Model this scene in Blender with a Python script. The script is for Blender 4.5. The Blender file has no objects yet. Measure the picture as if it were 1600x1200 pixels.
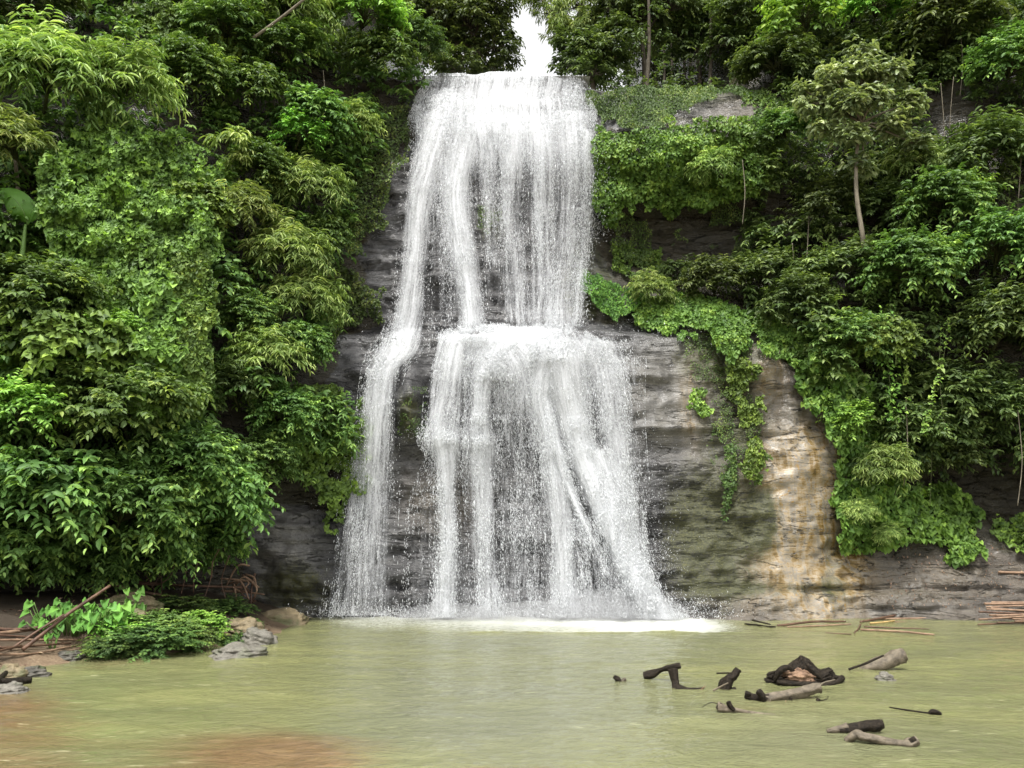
import bpy, bmesh, math, random
import numpy as np
from mathutils import Vector, noise as mnoise

# ------------------------------------------------------------------ camera, sky, sun, exposure
SC = bpy.context.scene
COL = SC.collection
CAMH, FPX, PITCH = 2.2, 1295.0, math.radians(10.07)
cam_d = bpy.data.cameras.new("camera"); cam = bpy.data.objects.new("camera", cam_d); COL.objects.link(cam)
cam.location = (0, 0, CAMH); cam.rotation_euler = (math.radians(90) + PITCH, 0, 0)
cam_d.sensor_width = 36.0; cam_d.lens = FPX / 1600.0 * 36.0; cam_d.clip_end = 2000; cam_d.clip_start = 0.05
SC.camera = cam
SUN_EL, SUN_AZ = math.radians(66), math.radians(200)      # azimuth from +Y, clockwise: behind the camera, to its left
world = bpy.data.worlds.new("World"); SC.world = world; world.use_nodes = True
wn = world.node_tree; wn.nodes.clear()
w_out = wn.nodes.new("ShaderNodeOutputWorld"); w_bg = wn.nodes.new("ShaderNodeBackground")
w_sky = wn.nodes.new("ShaderNodeTexSky"); w_sky.sky_type = 'NISHITA'; w_sky.sun_disc = False
w_sky.sun_elevation = SUN_EL; w_sky.sun_rotation = SUN_AZ; w_sky.dust_density = 3.0
w_hsv = wn.nodes.new("ShaderNodeHueSaturation"); w_hsv.inputs['Saturation'].default_value = 0.03; w_hsv.inputs['Value'].default_value = 1.45
w_bg.inputs['Strength'].default_value = 0.15
wn.links.new(w_sky.outputs[0], w_hsv.inputs['Color']); wn.links.new(w_hsv.outputs[0], w_bg.inputs['Color'])
wn.links.new(w_bg.outputs[0], w_out.inputs['Surface'])
sun_d = bpy.data.lights.new("sun", 'SUN'); sun_d.energy = 2.8; sun_d.angle = math.radians(7); sun_d.color = (1.0, 0.97, 0.91)
sun = bpy.data.objects.new("sun", sun_d); COL.objects.link(sun)
_sv = Vector((math.sin(SUN_AZ) * math.cos(SUN_EL), math.cos(SUN_AZ) * math.cos(SUN_EL), math.sin(SUN_EL)))
sun.rotation_euler = _sv.to_track_quat('Z', 'Y').to_euler(); sun.location = _sv * 50
SC.view_settings.view_transform = 'Standard'; SC.view_settings.look = 'None'
SC.view_settings.exposure = 0.85; SC.view_settings.gamma = 1.0
SC.cycles.max_bounces = 6; SC.cycles.diffuse_bounces = 3; SC.cycles.glossy_bounces = 2
SC.cycles.transparent_max_bounces = 12; SC.cycles.transmission_bounces = 3

rng = np.random.default_rng(7)
random.seed(7)

# ------------------------------------------------------------------ projection helpers
cP, sP = math.cos(PITCH), math.sin(PITCH)
def ray(px, py):
    cx = (np.asarray(px, float) - 800) / FPX; cy = (600 - np.asarray(py, float)) / FPX
    Yd = cP - cy * sP; Zd = sP + cy * cP
    return cx / Yd, Zd / Yd
def at(px, py, Y):
    a, b = ray(px, py); return np.stack([a * Y, np.broadcast_to(np.asarray(Y, float), np.shape(a)) + 0 * a, CAMH + b * Y], -1)
def W(px, py, z=0.0):                       # pixel -> point on the level z
    a, b = ray(px, py); Y = (z - CAMH) / b
    return np.array([float(a * Y), float(Y), z])
def proj(x, y, z):
    z = z - CAMH
    f = y * cP + z * sP; u = -y * sP + z * cP
    f = np.maximum(f, 0.1)
    return 800 + FPX * x / f, 600 - FPX * u / f

# ------------------------------------------------------------------ numpy noise
def _h(ix, iy, iz, s):
    n = (ix.astype(np.int64) * 374761393 + iy.astype(np.int64) * 668265263 + iz.astype(np.int64) * 2147483647 + s * 1274126177) & 0xffffffff
    n = ((n ^ (n >> 13)) * 1274126177) & 0xffffffff
    n = (n ^ (n >> 16)) & 0xffffffff
    return n.astype(float) / 4294967295.0
def vn(x, y, z=0.0, s=0):
    x, y, z = np.broadcast_arrays(np.asarray(x, float), np.asarray(y, float), np.asarray(z, float))
    ix, iy, iz = np.floor(x), np.floor(y), np.floor(z)
    fx, fy, fz = x - ix, y - iy, z - iz
    fx = fx * fx * (3 - 2 * fx); fy = fy * fy * (3 - 2 * fy); fz = fz * fz * (3 - 2 * fz)
    def c(a, b, d): return _h(ix + a, iy + b, iz + d, s)
    l = lambda p, q, t: p + (q - p) * t
    return l(l(l(c(0,0,0), c(1,0,0), fx), l(c(0,1,0), c(1,1,0), fx), fy),
             l(l(c(0,0,1), c(1,0,1), fx), l(c(0,1,1), c(1,1,1), fx), fy), fz)
def fbm(x, y, z=0.0, s=0, o=4):
    r = 0; a = 0.5; t = 0
    for i in range(o):
        r = r + a * vn(np.asarray(x) * 2**i, np.asarray(y) * 2**i, np.asarray(z) * 2**i, s + i * 17); t += a; a *= 0.5
    return r / t
def sst(a, b, x):
    t = np.clip((x - a) / (b - a), 0, 1); return t * t * (3 - 2 * t)
def blob(px, py, cx, cy, rx, ry, p=2):
    return np.exp(-(((px - cx) / rx) ** 2 + ((py - cy) / ry) ** 2) ** (p / 2))

# ------------------------------------------------------------------ object helpers
def tag(o, label=None, cat=None, group=None, kind=None):
    if label: o['label'] = label
    if cat: o['category'] = cat
    if group: o['group'] = group
    if kind: o['kind'] = kind
    return o
def link(o, parent=None):
    COL.objects.link(o)
    if parent is not None: o.parent = parent
    return o
def empty(name, loc, label=None, cat=None, group=None):
    o = bpy.data.objects.new(name, None); o.empty_display_size = 0.2
    o.location = [float(v) for v in loc]; COL.objects.link(o)
    return tag(o, label, cat, group)
def np_mesh(name, V, loops, sizes, mat=None, attrs=None, uv=None, smooth=False):
    V = np.ascontiguousarray(V, np.float32); loops = np.ascontiguousarray(loops, np.int32).ravel(); sizes = np.ascontiguousarray(sizes, np.int32)
    me = bpy.data.meshes.new(name)
    me.vertices.add(len(V)); me.vertices.foreach_set('co', V.ravel())
    me.loops.add(len(loops)); me.loops.foreach_set('vertex_index', loops)
    me.polygons.add(len(sizes)); st = np.concatenate([[0], np.cumsum(sizes)[:-1]]).astype(np.int32)
    me.polygons.foreach_set('loop_start', st); me.polygons.foreach_set('loop_total', sizes)
    if smooth: me.polygons.foreach_set('use_smooth', np.ones(len(sizes), bool))
    if attrs:
        for k, a in attrs.items():
            at_ = me.attributes.new(k, 'FLOAT', 'POINT'); at_.data.foreach_set('value', np.ascontiguousarray(a, np.float32))
    if uv is not None:
        l = me.uv_layers.new(name='UVMap'); l.data.foreach_set('uv', np.ascontiguousarray(uv[loops], np.float32).ravel())
    me.update(calc_edges=True)
    if mat: me.materials.append(mat)
    return me
def np_obj(name, V, loops, sizes, mat, parent=None, **k):
    o = bpy.data.objects.new(name, np_mesh(name, V, loops, sizes, mat, **k)); return link(o, parent)
def grid_faces(nr, nc, off=0):
    i = np.arange(nr - 1)[:, None] * nc + np.arange(nc - 1)[None, :]
    q = np.stack([i, i + 1, i + nc + 1, i + nc], -1).reshape(-1, 4) + off
    return q

class Tubes:
    def __init__(s): s.V = []; s.F = []; s.n = 0; s.S = []
    def tube(s, pts, rad, n=8, rough=0.0, seed=0, sub=1, square_end=False):
        pts = np.asarray(pts, float); rad = np.broadcast_to(np.asarray(rad, float), (len(pts),)).copy()
        if sub > 1:
            t0 = np.arange(len(pts)); t1 = np.linspace(0, len(pts) - 1, (len(pts) - 1) * sub + 1)
            def cr(a):   # Catmull-Rom
                i = np.clip(np.floor(t1).astype(int), 0, len(pts) - 2); f = t1 - i
                p0 = a[np.clip(i - 1, 0, None)]; p1 = a[i]; p2 = a[i + 1]; p3 = a[np.clip(i + 2, None, len(a) - 1)]
                if a.ndim > 1: f = f[:, None]
                return 0.5 * (2*p1 + (p2-p0)*f + (2*p0-5*p1+4*p2-p3)*f**2 + (3*p1-p0-3*p2+p3)*f**3)
            pts, rad = cr(pts), cr(rad)
        T = np.gradient(pts, axis=0); T /= np.linalg.norm(T, axis=1)[:, None] + 1e-9
        ref = np.array([0.0, 0, 1]) if abs(T[0][2]) < 0.9 else np.array([1.0, 0, 0])
        rings = []
        u = np.cross(T[0], ref); u /= np.linalg.norm(u)
        for k in range(len(pts)):
            u = u - T[k] * np.dot(u, T[k]); u /= np.linalg.norm(u) + 1e-9
            v = np.cross(T[k], u)
            a = np.arange(n) / n * 2 * math.pi
            r = rad[k] * np.ones(n)
            if rough:
                r = r * (1 + rough * 2 * (fbm(np.cos(a) * 2.2 + seed + k * 0.05, np.sin(a) * 2.2 + k * 0.05, k * 0.10 + seed * 3.1, 3, 4) - 0.5))
            rings.append(pts[k] + np.outer(np.cos(a) * r, u) + np.outer(np.sin(a) * r, v))
        V = np.concatenate(rings); m = len(pts)
        i = np.arange(m - 1)[:, None] * n + np.arange(n)[None, :]; j = np.arange(m - 1)[:, None] * n + (np.arange(n)[None, :] + 1) % n
        q = np.stack([i, j, j + n, i + n], -1).reshape(-1, 4) + s.n
        s.F += [list(x) for x in q]
        s.F.append([s.n + k for k in range(n)][::-1]); s.F.append([s.n + (m - 1) * n + k for k in range(n)])
        s.V.append(V); s.n += len(V)
    def build(s, name, mat, parent=None, smooth=True, origin=None):
        V = np.concatenate(s.V)
        if origin is not None: V = V - np.asarray(origin)
        me = np_mesh(name, V, np.concatenate([np.array(f) for f in s.F]), [len(f) for f in s.F], mat, smooth=smooth)
        o = bpy.data.objects.new(name, me); link(o, parent)
        if origin is not None and parent is None: o.location = [float(v) for v in origin]
        return o

# ------------------------------------------------------------------ materials
def newmat(name):
    m = bpy.data.materials.new(name); m.use_nodes = True; m.node_tree.nodes.clear(); return m, m.node_tree
class NT:
    def __init__(s, name): s.m, s.t = newmat(name); s.out = s.n('ShaderNodeOutputMaterial')
    def n(s, ty, **k):
        nd = s.t.nodes.new(ty)
        for a, v in k.items(): setattr(nd, a, v)
        return nd
    def l(s, a, b): s.t.links.new(a, b)
    def setin(s, nd, i, v):
        if hasattr(v, 'bl_idname') or hasattr(v, 'links'): s.l(v, nd.inputs[i])
        else: nd.inputs[i].default_value = v
    def math(s, op, a, b=0.0, c=None, clamp=False):
        nd = s.n('ShaderNodeMath', operation=op, use_clamp=clamp); s.setin(nd, 0, a); s.setin(nd, 1, b)
        if c is not None: s.setin(nd, 2, c)
        return nd.outputs[0]
    def mix(s, f, a, b, mode='MIX'):
        nd = s.n('ShaderNodeMix', data_type='RGBA', blend_type=mode); s.setin(nd, 0, f)
        s.setin(nd, 6, a if not isinstance(a, tuple) else (*a, 1)[:4]); s.setin(nd, 7, b if not isinstance(b, tuple) else (*b, 1)[:4])
        return nd.outputs[2]
    def attr(s, name): return s.n('ShaderNodeAttribute', attribute_name=name).outputs['Fac']
    def noise(s, scale, vec=None, detail=4, rough=0.55, dist=0.0):
        nd = s.n('ShaderNodeTexNoise'); nd.inputs['Scale'].default_value = scale; nd.inputs['Detail'].default_value = detail
        nd.inputs['Roughness'].default_value = rough; nd.inputs['Distortion'].default_value = dist
        if vec is not None: s.l(vec, nd.inputs['Vector'])
        return nd.outputs['Fac']
    def vec(s, sc=(1, 1, 1), src='Position', loc=(0, 0, 0)):
        if src == 'Position': o = s.n('ShaderNodeNewGeometry').outputs['Position']
        else: o = s.n('ShaderNodeTexCoord').outputs[src]
        mp = s.n('ShaderNodeMapping'); mp.inputs['Scale'].default_value = sc; mp.inputs['Location'].default_value = loc
        s.l(o, mp.inputs['Vector']); return mp.outputs[0]
    def ramp(s, f, stops):
        nd = s.n('ShaderNodeValToRGB'); s.l(f, nd.inputs[0]); e = nd.color_ramp.elements
        while len(e) > 1: e.remove(e[0])
        e[0].position = stops[0][0]; e[0].color = (*stops[0][1], 1)
        for p, c in stops[1:]:
            x = e.new(p); x.color = (*c, 1)
        return nd.outputs[0]
    def rng(s, v, a, b, c=0.0, d=1.0):
        nd = s.n('ShaderNodeMapRange'); nd.clamp = True; s.l(v, nd.inputs[0])
        for i, x in enumerate((a, b, c, d)): nd.inputs[i + 1].default_value = x
        return nd.outputs[0]
    def bump(s, h, strength=0.5, dist=0.05, normal=None):
        nd = s.n('ShaderNodeBump'); nd.inputs['Strength'].default_value = strength; nd.inputs['Distance'].default_value = dist
        s.l(h, nd.inputs['Height'])
        if normal is not None: s.l(normal, nd.inputs['Normal'])
        return nd.outputs[0]
    def principled(s, color, rough=0.6, spec=0.4, normal=None, **k):
        p = s.n('ShaderNodeBsdfPrincipled')
        s.setin(p, 'Base Color', color if not isinstance(color, tuple) else (*color, 1)); s.setin(p, 'Roughness', rough); s.setin(p, 'Specular IOR Level', spec)
        if normal is not None: s.l(normal, p.inputs['Normal'])
        for a, v in k.items(): s.setin(p, a.replace('_', ' '), v)
        return p.outputs[0]
    def done(s, sh): s.l(sh, s.out.inputs['Surface']); return s.m

def leafmat(name, dark, mid, bright, hue=0.02, transl=0.35, rough=0.5, spec=0.28):
    t = NT(name)
    tint = t.attr('tint')
    c = t.ramp(tint, [(0.0, dark), (0.55, mid), (1.0, bright)])
    oi = t.n('ShaderNodeObjectInfo').outputs['Random']
    hs = t.n('ShaderNodeHueSaturation'); t.l(c, hs.inputs['Color'])
    t.l(t.rng(oi, 0, 1, 0.472, 0.502), hs.inputs['Hue']); hs.inputs['Saturation'].default_value = 0.98
    big = t.noise(0.45, t.vec(), 2)
    v = t.math('MULTIPLY', t.rng(oi, 0, 1, 0.75, 1.2), t.rng(big, 0.3, 0.7, 0.8, 1.2)); t.l(t.math('MULTIPLY', v, 1.62), hs.inputs['Value'])
    sh = t.principled(hs.outputs[0], rough, spec)
    tr = t.n('ShaderNodeBsdfTranslucent')
    hs2 = t.mix(1.0, hs.outputs[0], (0.95, 1.0, 0.45), 'MULTIPLY'); br = t.n('ShaderNodeBrightContrast'); t.l(hs2, br.inputs[0])
    t.l(br.outputs[0], tr.inputs['Color'])
    mx = t.n('ShaderNodeMixShader'); mx.inputs[0].default_value = transl; t.l(sh, mx.inputs[1]); t.l(tr.outputs[0], mx.inputs[2])
    return t.done(mx.outputs[0])
M = {}
M['vine']   = leafmat('vine_leaves', (0.028, 0.062, 0.013), (0.090, 0.165, 0.028), (0.22, 0.36, 0.055))
M['vine_bright'] = leafmat('bright_vine_leaves', (0.032, 0.085, 0.015), (0.088, 0.185, 0.032), (0.20, 0.32, 0.05))
M['creeper'] = leafmat('creeper_leaves', (0.025, 0.048, 0.014), (0.06, 0.11, 0.026), (0.17, 0.22, 0.05))
M['shrub']  = leafmat('shrub_leaves', (0.024, 0.058, 0.014), (0.075, 0.150, 0.035), (0.22, 0.34, 0.07))
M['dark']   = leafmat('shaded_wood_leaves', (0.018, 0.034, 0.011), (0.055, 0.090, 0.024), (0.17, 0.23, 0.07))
M['bamboo'] = leafmat('bamboo_leaves', (0.04, 0.080, 0.018), (0.125, 0.20, 0.05), (0.30, 0.38, 0.12))
M['pale']   = leafmat('pale_tree_leaves', (0.06, 0.085, 0.04), (0.16, 0.20, 0.09), (0.34, 0.38, 0.20), rough=0.35)
M['young']  = leafmat('young_leaves', (0.04, 0.11, 0.02), (0.12, 0.28, 0.04), (0.28, 0.48, 0.08))
M['fern']   = leafmat('fern_leaves', (0.018, 0.038, 0.012), (0.050, 0.100, 0.024), (0.15, 0.24, 0.05))
M['brownleaf'] = leafmat('dry_leaves', (0.05, 0.035, 0.02), (0.13, 0.085, 0.05), (0.30, 0.24, 0.14), transl=0.15)

def barkmat(name, a, b, scale=9, rough=0.85, zs=0.25, spec=0.25):
    t = NT(name); n1 = t.noise(scale, t.vec((1, 1, zs)), 6, 0.6); n2 = t.noise(scale * 4, t.vec(), 4)
    c = t.ramp(n1, [(0.3, a), (0.7, b)])
    return t.done(t.principled(c, rough, spec, t.bump(t.math('ADD', n1, t.math('MULTIPLY', n2, 0.4)), 0.6, 0.03)))
M['bark'] = barkmat('bark', (0.03, 0.025, 0.018), (0.10, 0.085, 0.06))
M['palebark'] = barkmat('pale_bark', (0.08, 0.07, 0.05), (0.22, 0.19, 0.14))
M['stem'] = barkmat('green_stem', (0.03, 0.04, 0.015), (0.09, 0.10, 0.04))
M['drift_dark'] = barkmat('wet_black_wood', (0.003, 0.0026, 0.002), (0.034, 0.026, 0.018), 30, 0.6, 1, 0.12)
M['drift'] = barkmat('grey_driftwood', (0.055, 0.045, 0.032), (0.17, 0.14, 0.10), 12, 0.6, 1)
M['rotwood'] = barkmat('orange_rotten_wood', (0.05, 0.028, 0.018), (0.30, 0.19, 0.12), 12, 0.7, 1)
M['cane'] = barkmat('dry_cane', (0.11, 0.065, 0.042), (0.30, 0.20, 0.13), 6, 0.6, 1)
M['cane_dark'] = barkmat('wet_cane', (0.045, 0.025, 0.018), (0.14, 0.08, 0.05), 6, 0.5, 1)
M['cane_yellow'] = barkmat('yellow_cane', (0.20, 0.13, 0.05), (0.48, 0.34, 0.14), 6, 0.5, 1)

# rock of the cliff
def rockmat():
    t = NT('wet_layered_rock')
    st = t.noise(1.0, t.vec((1.1, 1.1, 5.0)), 7, 0.62, 0.9)
    st2 = t.noise(1.0, t.vec((5.0, 5.0, 22.0)), 5, 0.65, 0.6)
    fine = t.noise(22, t.vec(), 8, 0.7)
    big = t.noise(0.7, t.vec((1, 1, 1)), 5, 0.6, 0.3)
    vert = t.noise(1.0, t.vec((2.6, 2.6, 0.45)), 6, 0.62, 1.1)
    mid = t.noise(2.4, t.vec((1, 1, 1.6)), 7, 0.65, 0.6)
    base = t.ramp(t.math('ADD', t.math('MULTIPLY', st, 0.35), t.math('ADD', t.math('MULTIPLY', mid, 0.35), t.math('MULTIPLY', fine, 0.3))), [(0.36, (0.024, 0.024, 0.025)), (0.5, (0.066, 0.065, 0.066)), (0.64, (0.145, 0.142, 0.138))])
    cr1 = t.noise(1.0, t.vec((0.45, 0.45, 2.6), loc=(3, 1, 4)), 8, 0.6, 0.9)
    crack = t.math('SUBTRACT', 1.0, t.rng(t.math('ABSOLUTE', t.math('SUBTRACT', cr1, 0.5)), 0.004, 0.014))
    crack = t.math('MULTIPLY', crack, t.rng(mid, 0.42, 0.56))
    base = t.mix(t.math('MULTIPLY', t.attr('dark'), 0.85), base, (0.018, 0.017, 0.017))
    base = t.mix(t.attr('warm'), base, t.mix(1.0, base, (1.10, 0.93, 0.72), 'MULTIPLY'))
    pale = t.attr('pale')
    pc = t.ramp(t.math('ADD', t.math('MULTIPLY', vert, 0.4), t.math('ADD', t.math('MULTIPLY', mid, 0.3), t.math('MULTIPLY', fine, 0.3))), [(0.38, (0.072, 0.068, 0.060)), (0.62, (0.195, 0.182, 0.155))])
    base = t.mix(t.math('MULTIPLY', pale, 0.9), base, pc)
    och = t.attr('ochre')
    oc = t.ramp(t.math('ADD', t.math('MULTIPLY', vert, 0.7), t.math('MULTIPLY', st2, 0.3)), [(0.34, (0.05, 0.036, 0.014)), (0.44, (0.17, 0.11, 0.036)), (0.50, (0.25, 0.20, 0.13)), (0.56, (0.17, 0.155, 0.13)), (0.64, (0.23, 0.14, 0.040))])
    of = t.math('MULTIPLY', och, t.rng(t.math('ADD', big, t.math('MULTIPLY', vert, 0.5)), 0.40, 0.72))
    base = t.mix(t.math('MULTIPLY', of, 1.3, clamp=True), base, oc)
    mo = t.attr('moss')
    mf = t.rng(t.math('ADD', mo, t.math('MULTIPLY', t.math('SUBTRACT', t.math('ADD', t.math('MULTIPLY', vert, 0.6), t.math('MULTIPLY', fine, 0.7)), 0.65), 1.6)), 0.35, 0.85)
    mc = t.ramp(fine, [(0.35, (0.014, 0.017, 0.005)), (0.55, (0.045, 0.046, 0.012)), (0.72, (0.11, 0.105, 0.030))])
    base = t.mix(t.math('MULTIPLY', mf, t.rng(mo, 0.02, 0.3)), base, mc)
    soil = t.attr('soil')
    sc = t.ramp(t.math('ADD', t.math('MULTIPLY', fine, 0.6), t.math('MULTIPLY', big, 0.4)), [(0.35, (0.016, 0.015, 0.009)), (0.65, (0.05, 0.042, 0.024))])
    base = t.mix(soil, base, sc)
    h = t.math('ADD', t.math('MULTIPLY', st, 1.0), t.math('ADD', t.math('MULTIPLY', st2, 0.5), t.math('ADD', t.math('MULTIPLY', mid, 0.5), t.math('MULTIPLY', fine, 0.35))))
    base = t.mix(t.math('MULTIPLY', crack, 0.85), base, (0.008, 0.008, 0.007)); h = t.math('SUBTRACT', h, t.math('MULTIPLY', crack, 0.8))
    rough = t.rng(t.math('ADD', big, t.math('MULTIPLY', mf, 0.4)), 0.35, 0.85, 0.15, 0.48)
    return t.done(t.principled(base, rough, 0.5, t.bump(t.math('MULTIPLY', h, t.math('SUBTRACT', 1.0, t.math('MULTIPLY', t.math('MAXIMUM', pale, och), 0.72))), 0.75, 0.10)))
M['rock'] = rockmat()
def bouldermat(name, a, b, moss=0.3):
    t = NT(name); n1 = t.noise(5, t.vec((1, 1, 2.5)), 6, 0.6, 0.4); n2 = t.noise(30, t.vec(), 5, 0.6)
    c = t.ramp(t.math('ADD', t.math('MULTIPLY', n1, 0.6), t.math('MULTIPLY', n2, 0.4)), [(0.35, a), (0.65, b)])
    n3 = t.noise(2.5, t.vec((1, 1, 1), loc=(5, 2, 1)), 4)
    c = t.mix(t.math('MULTIPLY', t.rng(n3, 0.52, 0.62), moss), c, (0.05, 0.07, 0.02))
    return t.done(t.principled(c, 0.65, 0.4, t.bump(t.math('ADD', n1, t.math('MULTIPLY', n2, 0.35)), 0.8, 0.05)))
M['boulder'] = bouldermat('grey_boulder', (0.06, 0.056, 0.045), (0.19, 0.175, 0.145))
M['sandstone'] = bouldermat('sandy_boulder', (0.09, 0.072, 0.040), (0.23, 0.18, 0.105), 0.6)
M['darkrock'] = bouldermat('wet_dark_boulder', (0.03, 0.028, 0.022), (0.11, 0.10, 0.08), 0.6)
def groundmat():
    t = NT('muddy_ground')
    n1 = t.noise(2.0, t.vec(), 5); n2 = t.noise(24, t.vec(), 6, 0.65); n3 = t.noise(90, t.vec(), 3)
    c = t.ramp(t.math('ADD', t.math('MULTIPLY', n1, 0.5), t.math('MULTIPLY', n2, 0.5)), [(0.32, (0.07, 0.05, 0.032)), (0.5, (0.17, 0.115, 0.07)), (0.68, (0.33, 0.25, 0.16))])
    c = t.mix(t.rng(n3, 0.62, 0.7, 0, 0.5), c, (0.30, 0.27, 0.22))
    c = t.mix(t.math('MULTIPLY', t.attr('dirt'), 0.9), c, (0.028, 0.020, 0.012))
    return t.done(t.principled(c, 0.7, 0.35, t.bump(t.math('ADD', n2, t.math('MULTIPLY', n3, 0.5)), 0.8, 0.05)))
M['ground'] = groundmat()
def watermat():
    t = NT('murky_pool_water')
    big = t.noise(0.55, t.vec((0.6, 1.5, 1)), 4, 0.5, 0.4)
    med = t.noise(1.0, t.vec((2.2, 8.0, 1)), 4, 0.55, 0.3)
    c = t.ramp(big, [(0.3, (0.124, 0.129, 0.062)), (0.5, (0.150, 0.154, 0.070)), (0.72, (0.182, 0.184, 0.078))])
    c = t.mix(t.attr('grey'), c, (0.125, 0.130, 0.082))
    sn = t.noise(1.2, t.vec((0.7, 2.0, 1)), 6, 0.6, 0.6)
    sf = t.rng(t.math('ADD', t.attr('silt'), t.math('MULTIPLY', t.math('SUBTRACT', sn, 0.5), 0.7)), 0.22, 0.78)
    silt = t.ramp(med, [(0.3, (0.110, 0.068, 0.036)), (0.6, (0.165, 0.102, 0.052)), (0.78, (0.25, 0.18, 0.10))])
    c = t.mix(t.math('MULTIPLY', sf, 0.9), c, silt)
    # small bright glints painted into the water colour
    fl = t.noise(1.0, t.vec((3.0, 17.0, 1)), 5, 0.6, 0.25)
    gate = t.noise(0.9, t.vec((0.5, 1.2, 1), loc=(3, 7, 0)), 3)
    flm = t.math('MULTIPLY', t.rng(fl, 0.60, 0.68), t.rng(gate, 0.42, 0.60))
    c = t.mix(t.math('MULTIPLY', flm, 0.5), c, (0.50, 0.50, 0.30))
    fo = t.attr('foam'); fn = t.noise(1.0, t.vec((6, 16, 1)), 6, 0.7, 0.4)
    ff = t.rng(t.math('ADD', fo, t.math('MULTIPLY', t.math('SUBTRACT', fn, 0.5), 1.7)), 0.2, 1.15)
    ff = t.math('MULTIPLY', ff, t.rng(fo, 0.03, 0.2))
    c = t.mix(ff, c, (0.46, 0.47, 0.44))
    w1 = t.noise(1.0, t.vec((2.4, 3.6, 1)), 6, 0.62, 0.8); w2 = t.noise(1.0, t.vec((11, 15, 1)), 4, 0.6, 0.8)
    h = t.math('ADD', w1, t.math('MULTIPLY', w2, 0.32))
    return t.done(t.principled(c, t.math('ADD', 0.07, t.math('MULTIPLY', ff, 0.5)), 0.6, t.bump(h, 0.6, 0.09)))
M['water'] = watermat()
def fallmat():
    t = NT('white_falling_water')
    def uvm(sc, loc=(0, 0, 0)):
        o = t.n('ShaderNodeTexCoord').outputs['UV']; mp = t.n('ShaderNodeMapping'); mp.inputs['Scale'].default_value = sc; mp.inputs['Location'].default_value = loc
        t.l(o, mp.inputs['Vector']); return mp.outputs[0]
    st = t.noise(1.0, uvm((9, 0.55, 1)), 4, 0.6, 0.6)
    md = t.noise(1.0, uvm((17, 2.2, 1), (4, 9, 0)), 5, 0.65, 0.4)
    sp = t.noise(1.0, uvm((34, 13, 1)), 3, 0.75)
    d = t.attr('dens')
    n = t.math('ADD', t.math('MULTIPLY', t.math('SUBTRACT', st, 0.5), 2.0), t.math('ADD', t.math('MULTIPLY', t.math('SUBTRACT', md, 0.5), 1.3), t.math('MULTIPLY', t.math('SUBTRACT', sp, 0.5), 1.5)))
    a = t.rng(t.math('ADD', t.math('MULTIPLY', d, 1.35), n), 0.12, 1.6)
    a = t.math('MULTIPLY', a, t.rng(d, 0.0, 0.22))
    a = t.math('MULTIPLY', a, 0.92)
    col = (0.74, 0.755, 0.775)
    bn = t.bump(t.math('ADD', md, t.math('MULTIPLY', sp, 0.6)), 0.5, 0.06)
    p = t.principled(col, 0.35, 0.4, bn)
    tr = t.n('ShaderNodeBsdfTranslucent'); tr.inputs['Color'].default_value = (*col, 1)
    m1 = t.n('ShaderNodeMixShader'); m1.inputs[0].default_value = 0.3; t.l(p, m1.inputs[1]); t.l(tr.outputs[0], m1.inputs[2])
    tp = t.n('ShaderNodeBsdfTransparent'); m2 = t.n('ShaderNodeMixShader'); t.l(a, m2.inputs[0]); t.l(tp.outputs[0], m2.inputs[1]); t.l(m1.outputs[0], m2.inputs[2])
    return t.done(m2.outputs[0])
M['fall'] = fallmat()
t = NT('water_drops'); p_ = t.principled((0.80, 0.815, 0.83), 0.3, 0.5); tr_ = t.n('ShaderNodeBsdfTranslucent'); tr_.inputs['Color'].default_value = (0.80, 0.815, 0.83, 1)
m_ = t.n('ShaderNodeMixShader'); m_.inputs[0].default_value = 0.35; t.l(p_, m_.inputs[1]); t.l(tr_.outputs[0], m_.inputs[2]); M['drops'] = t.done(m_.outputs[0])

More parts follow.
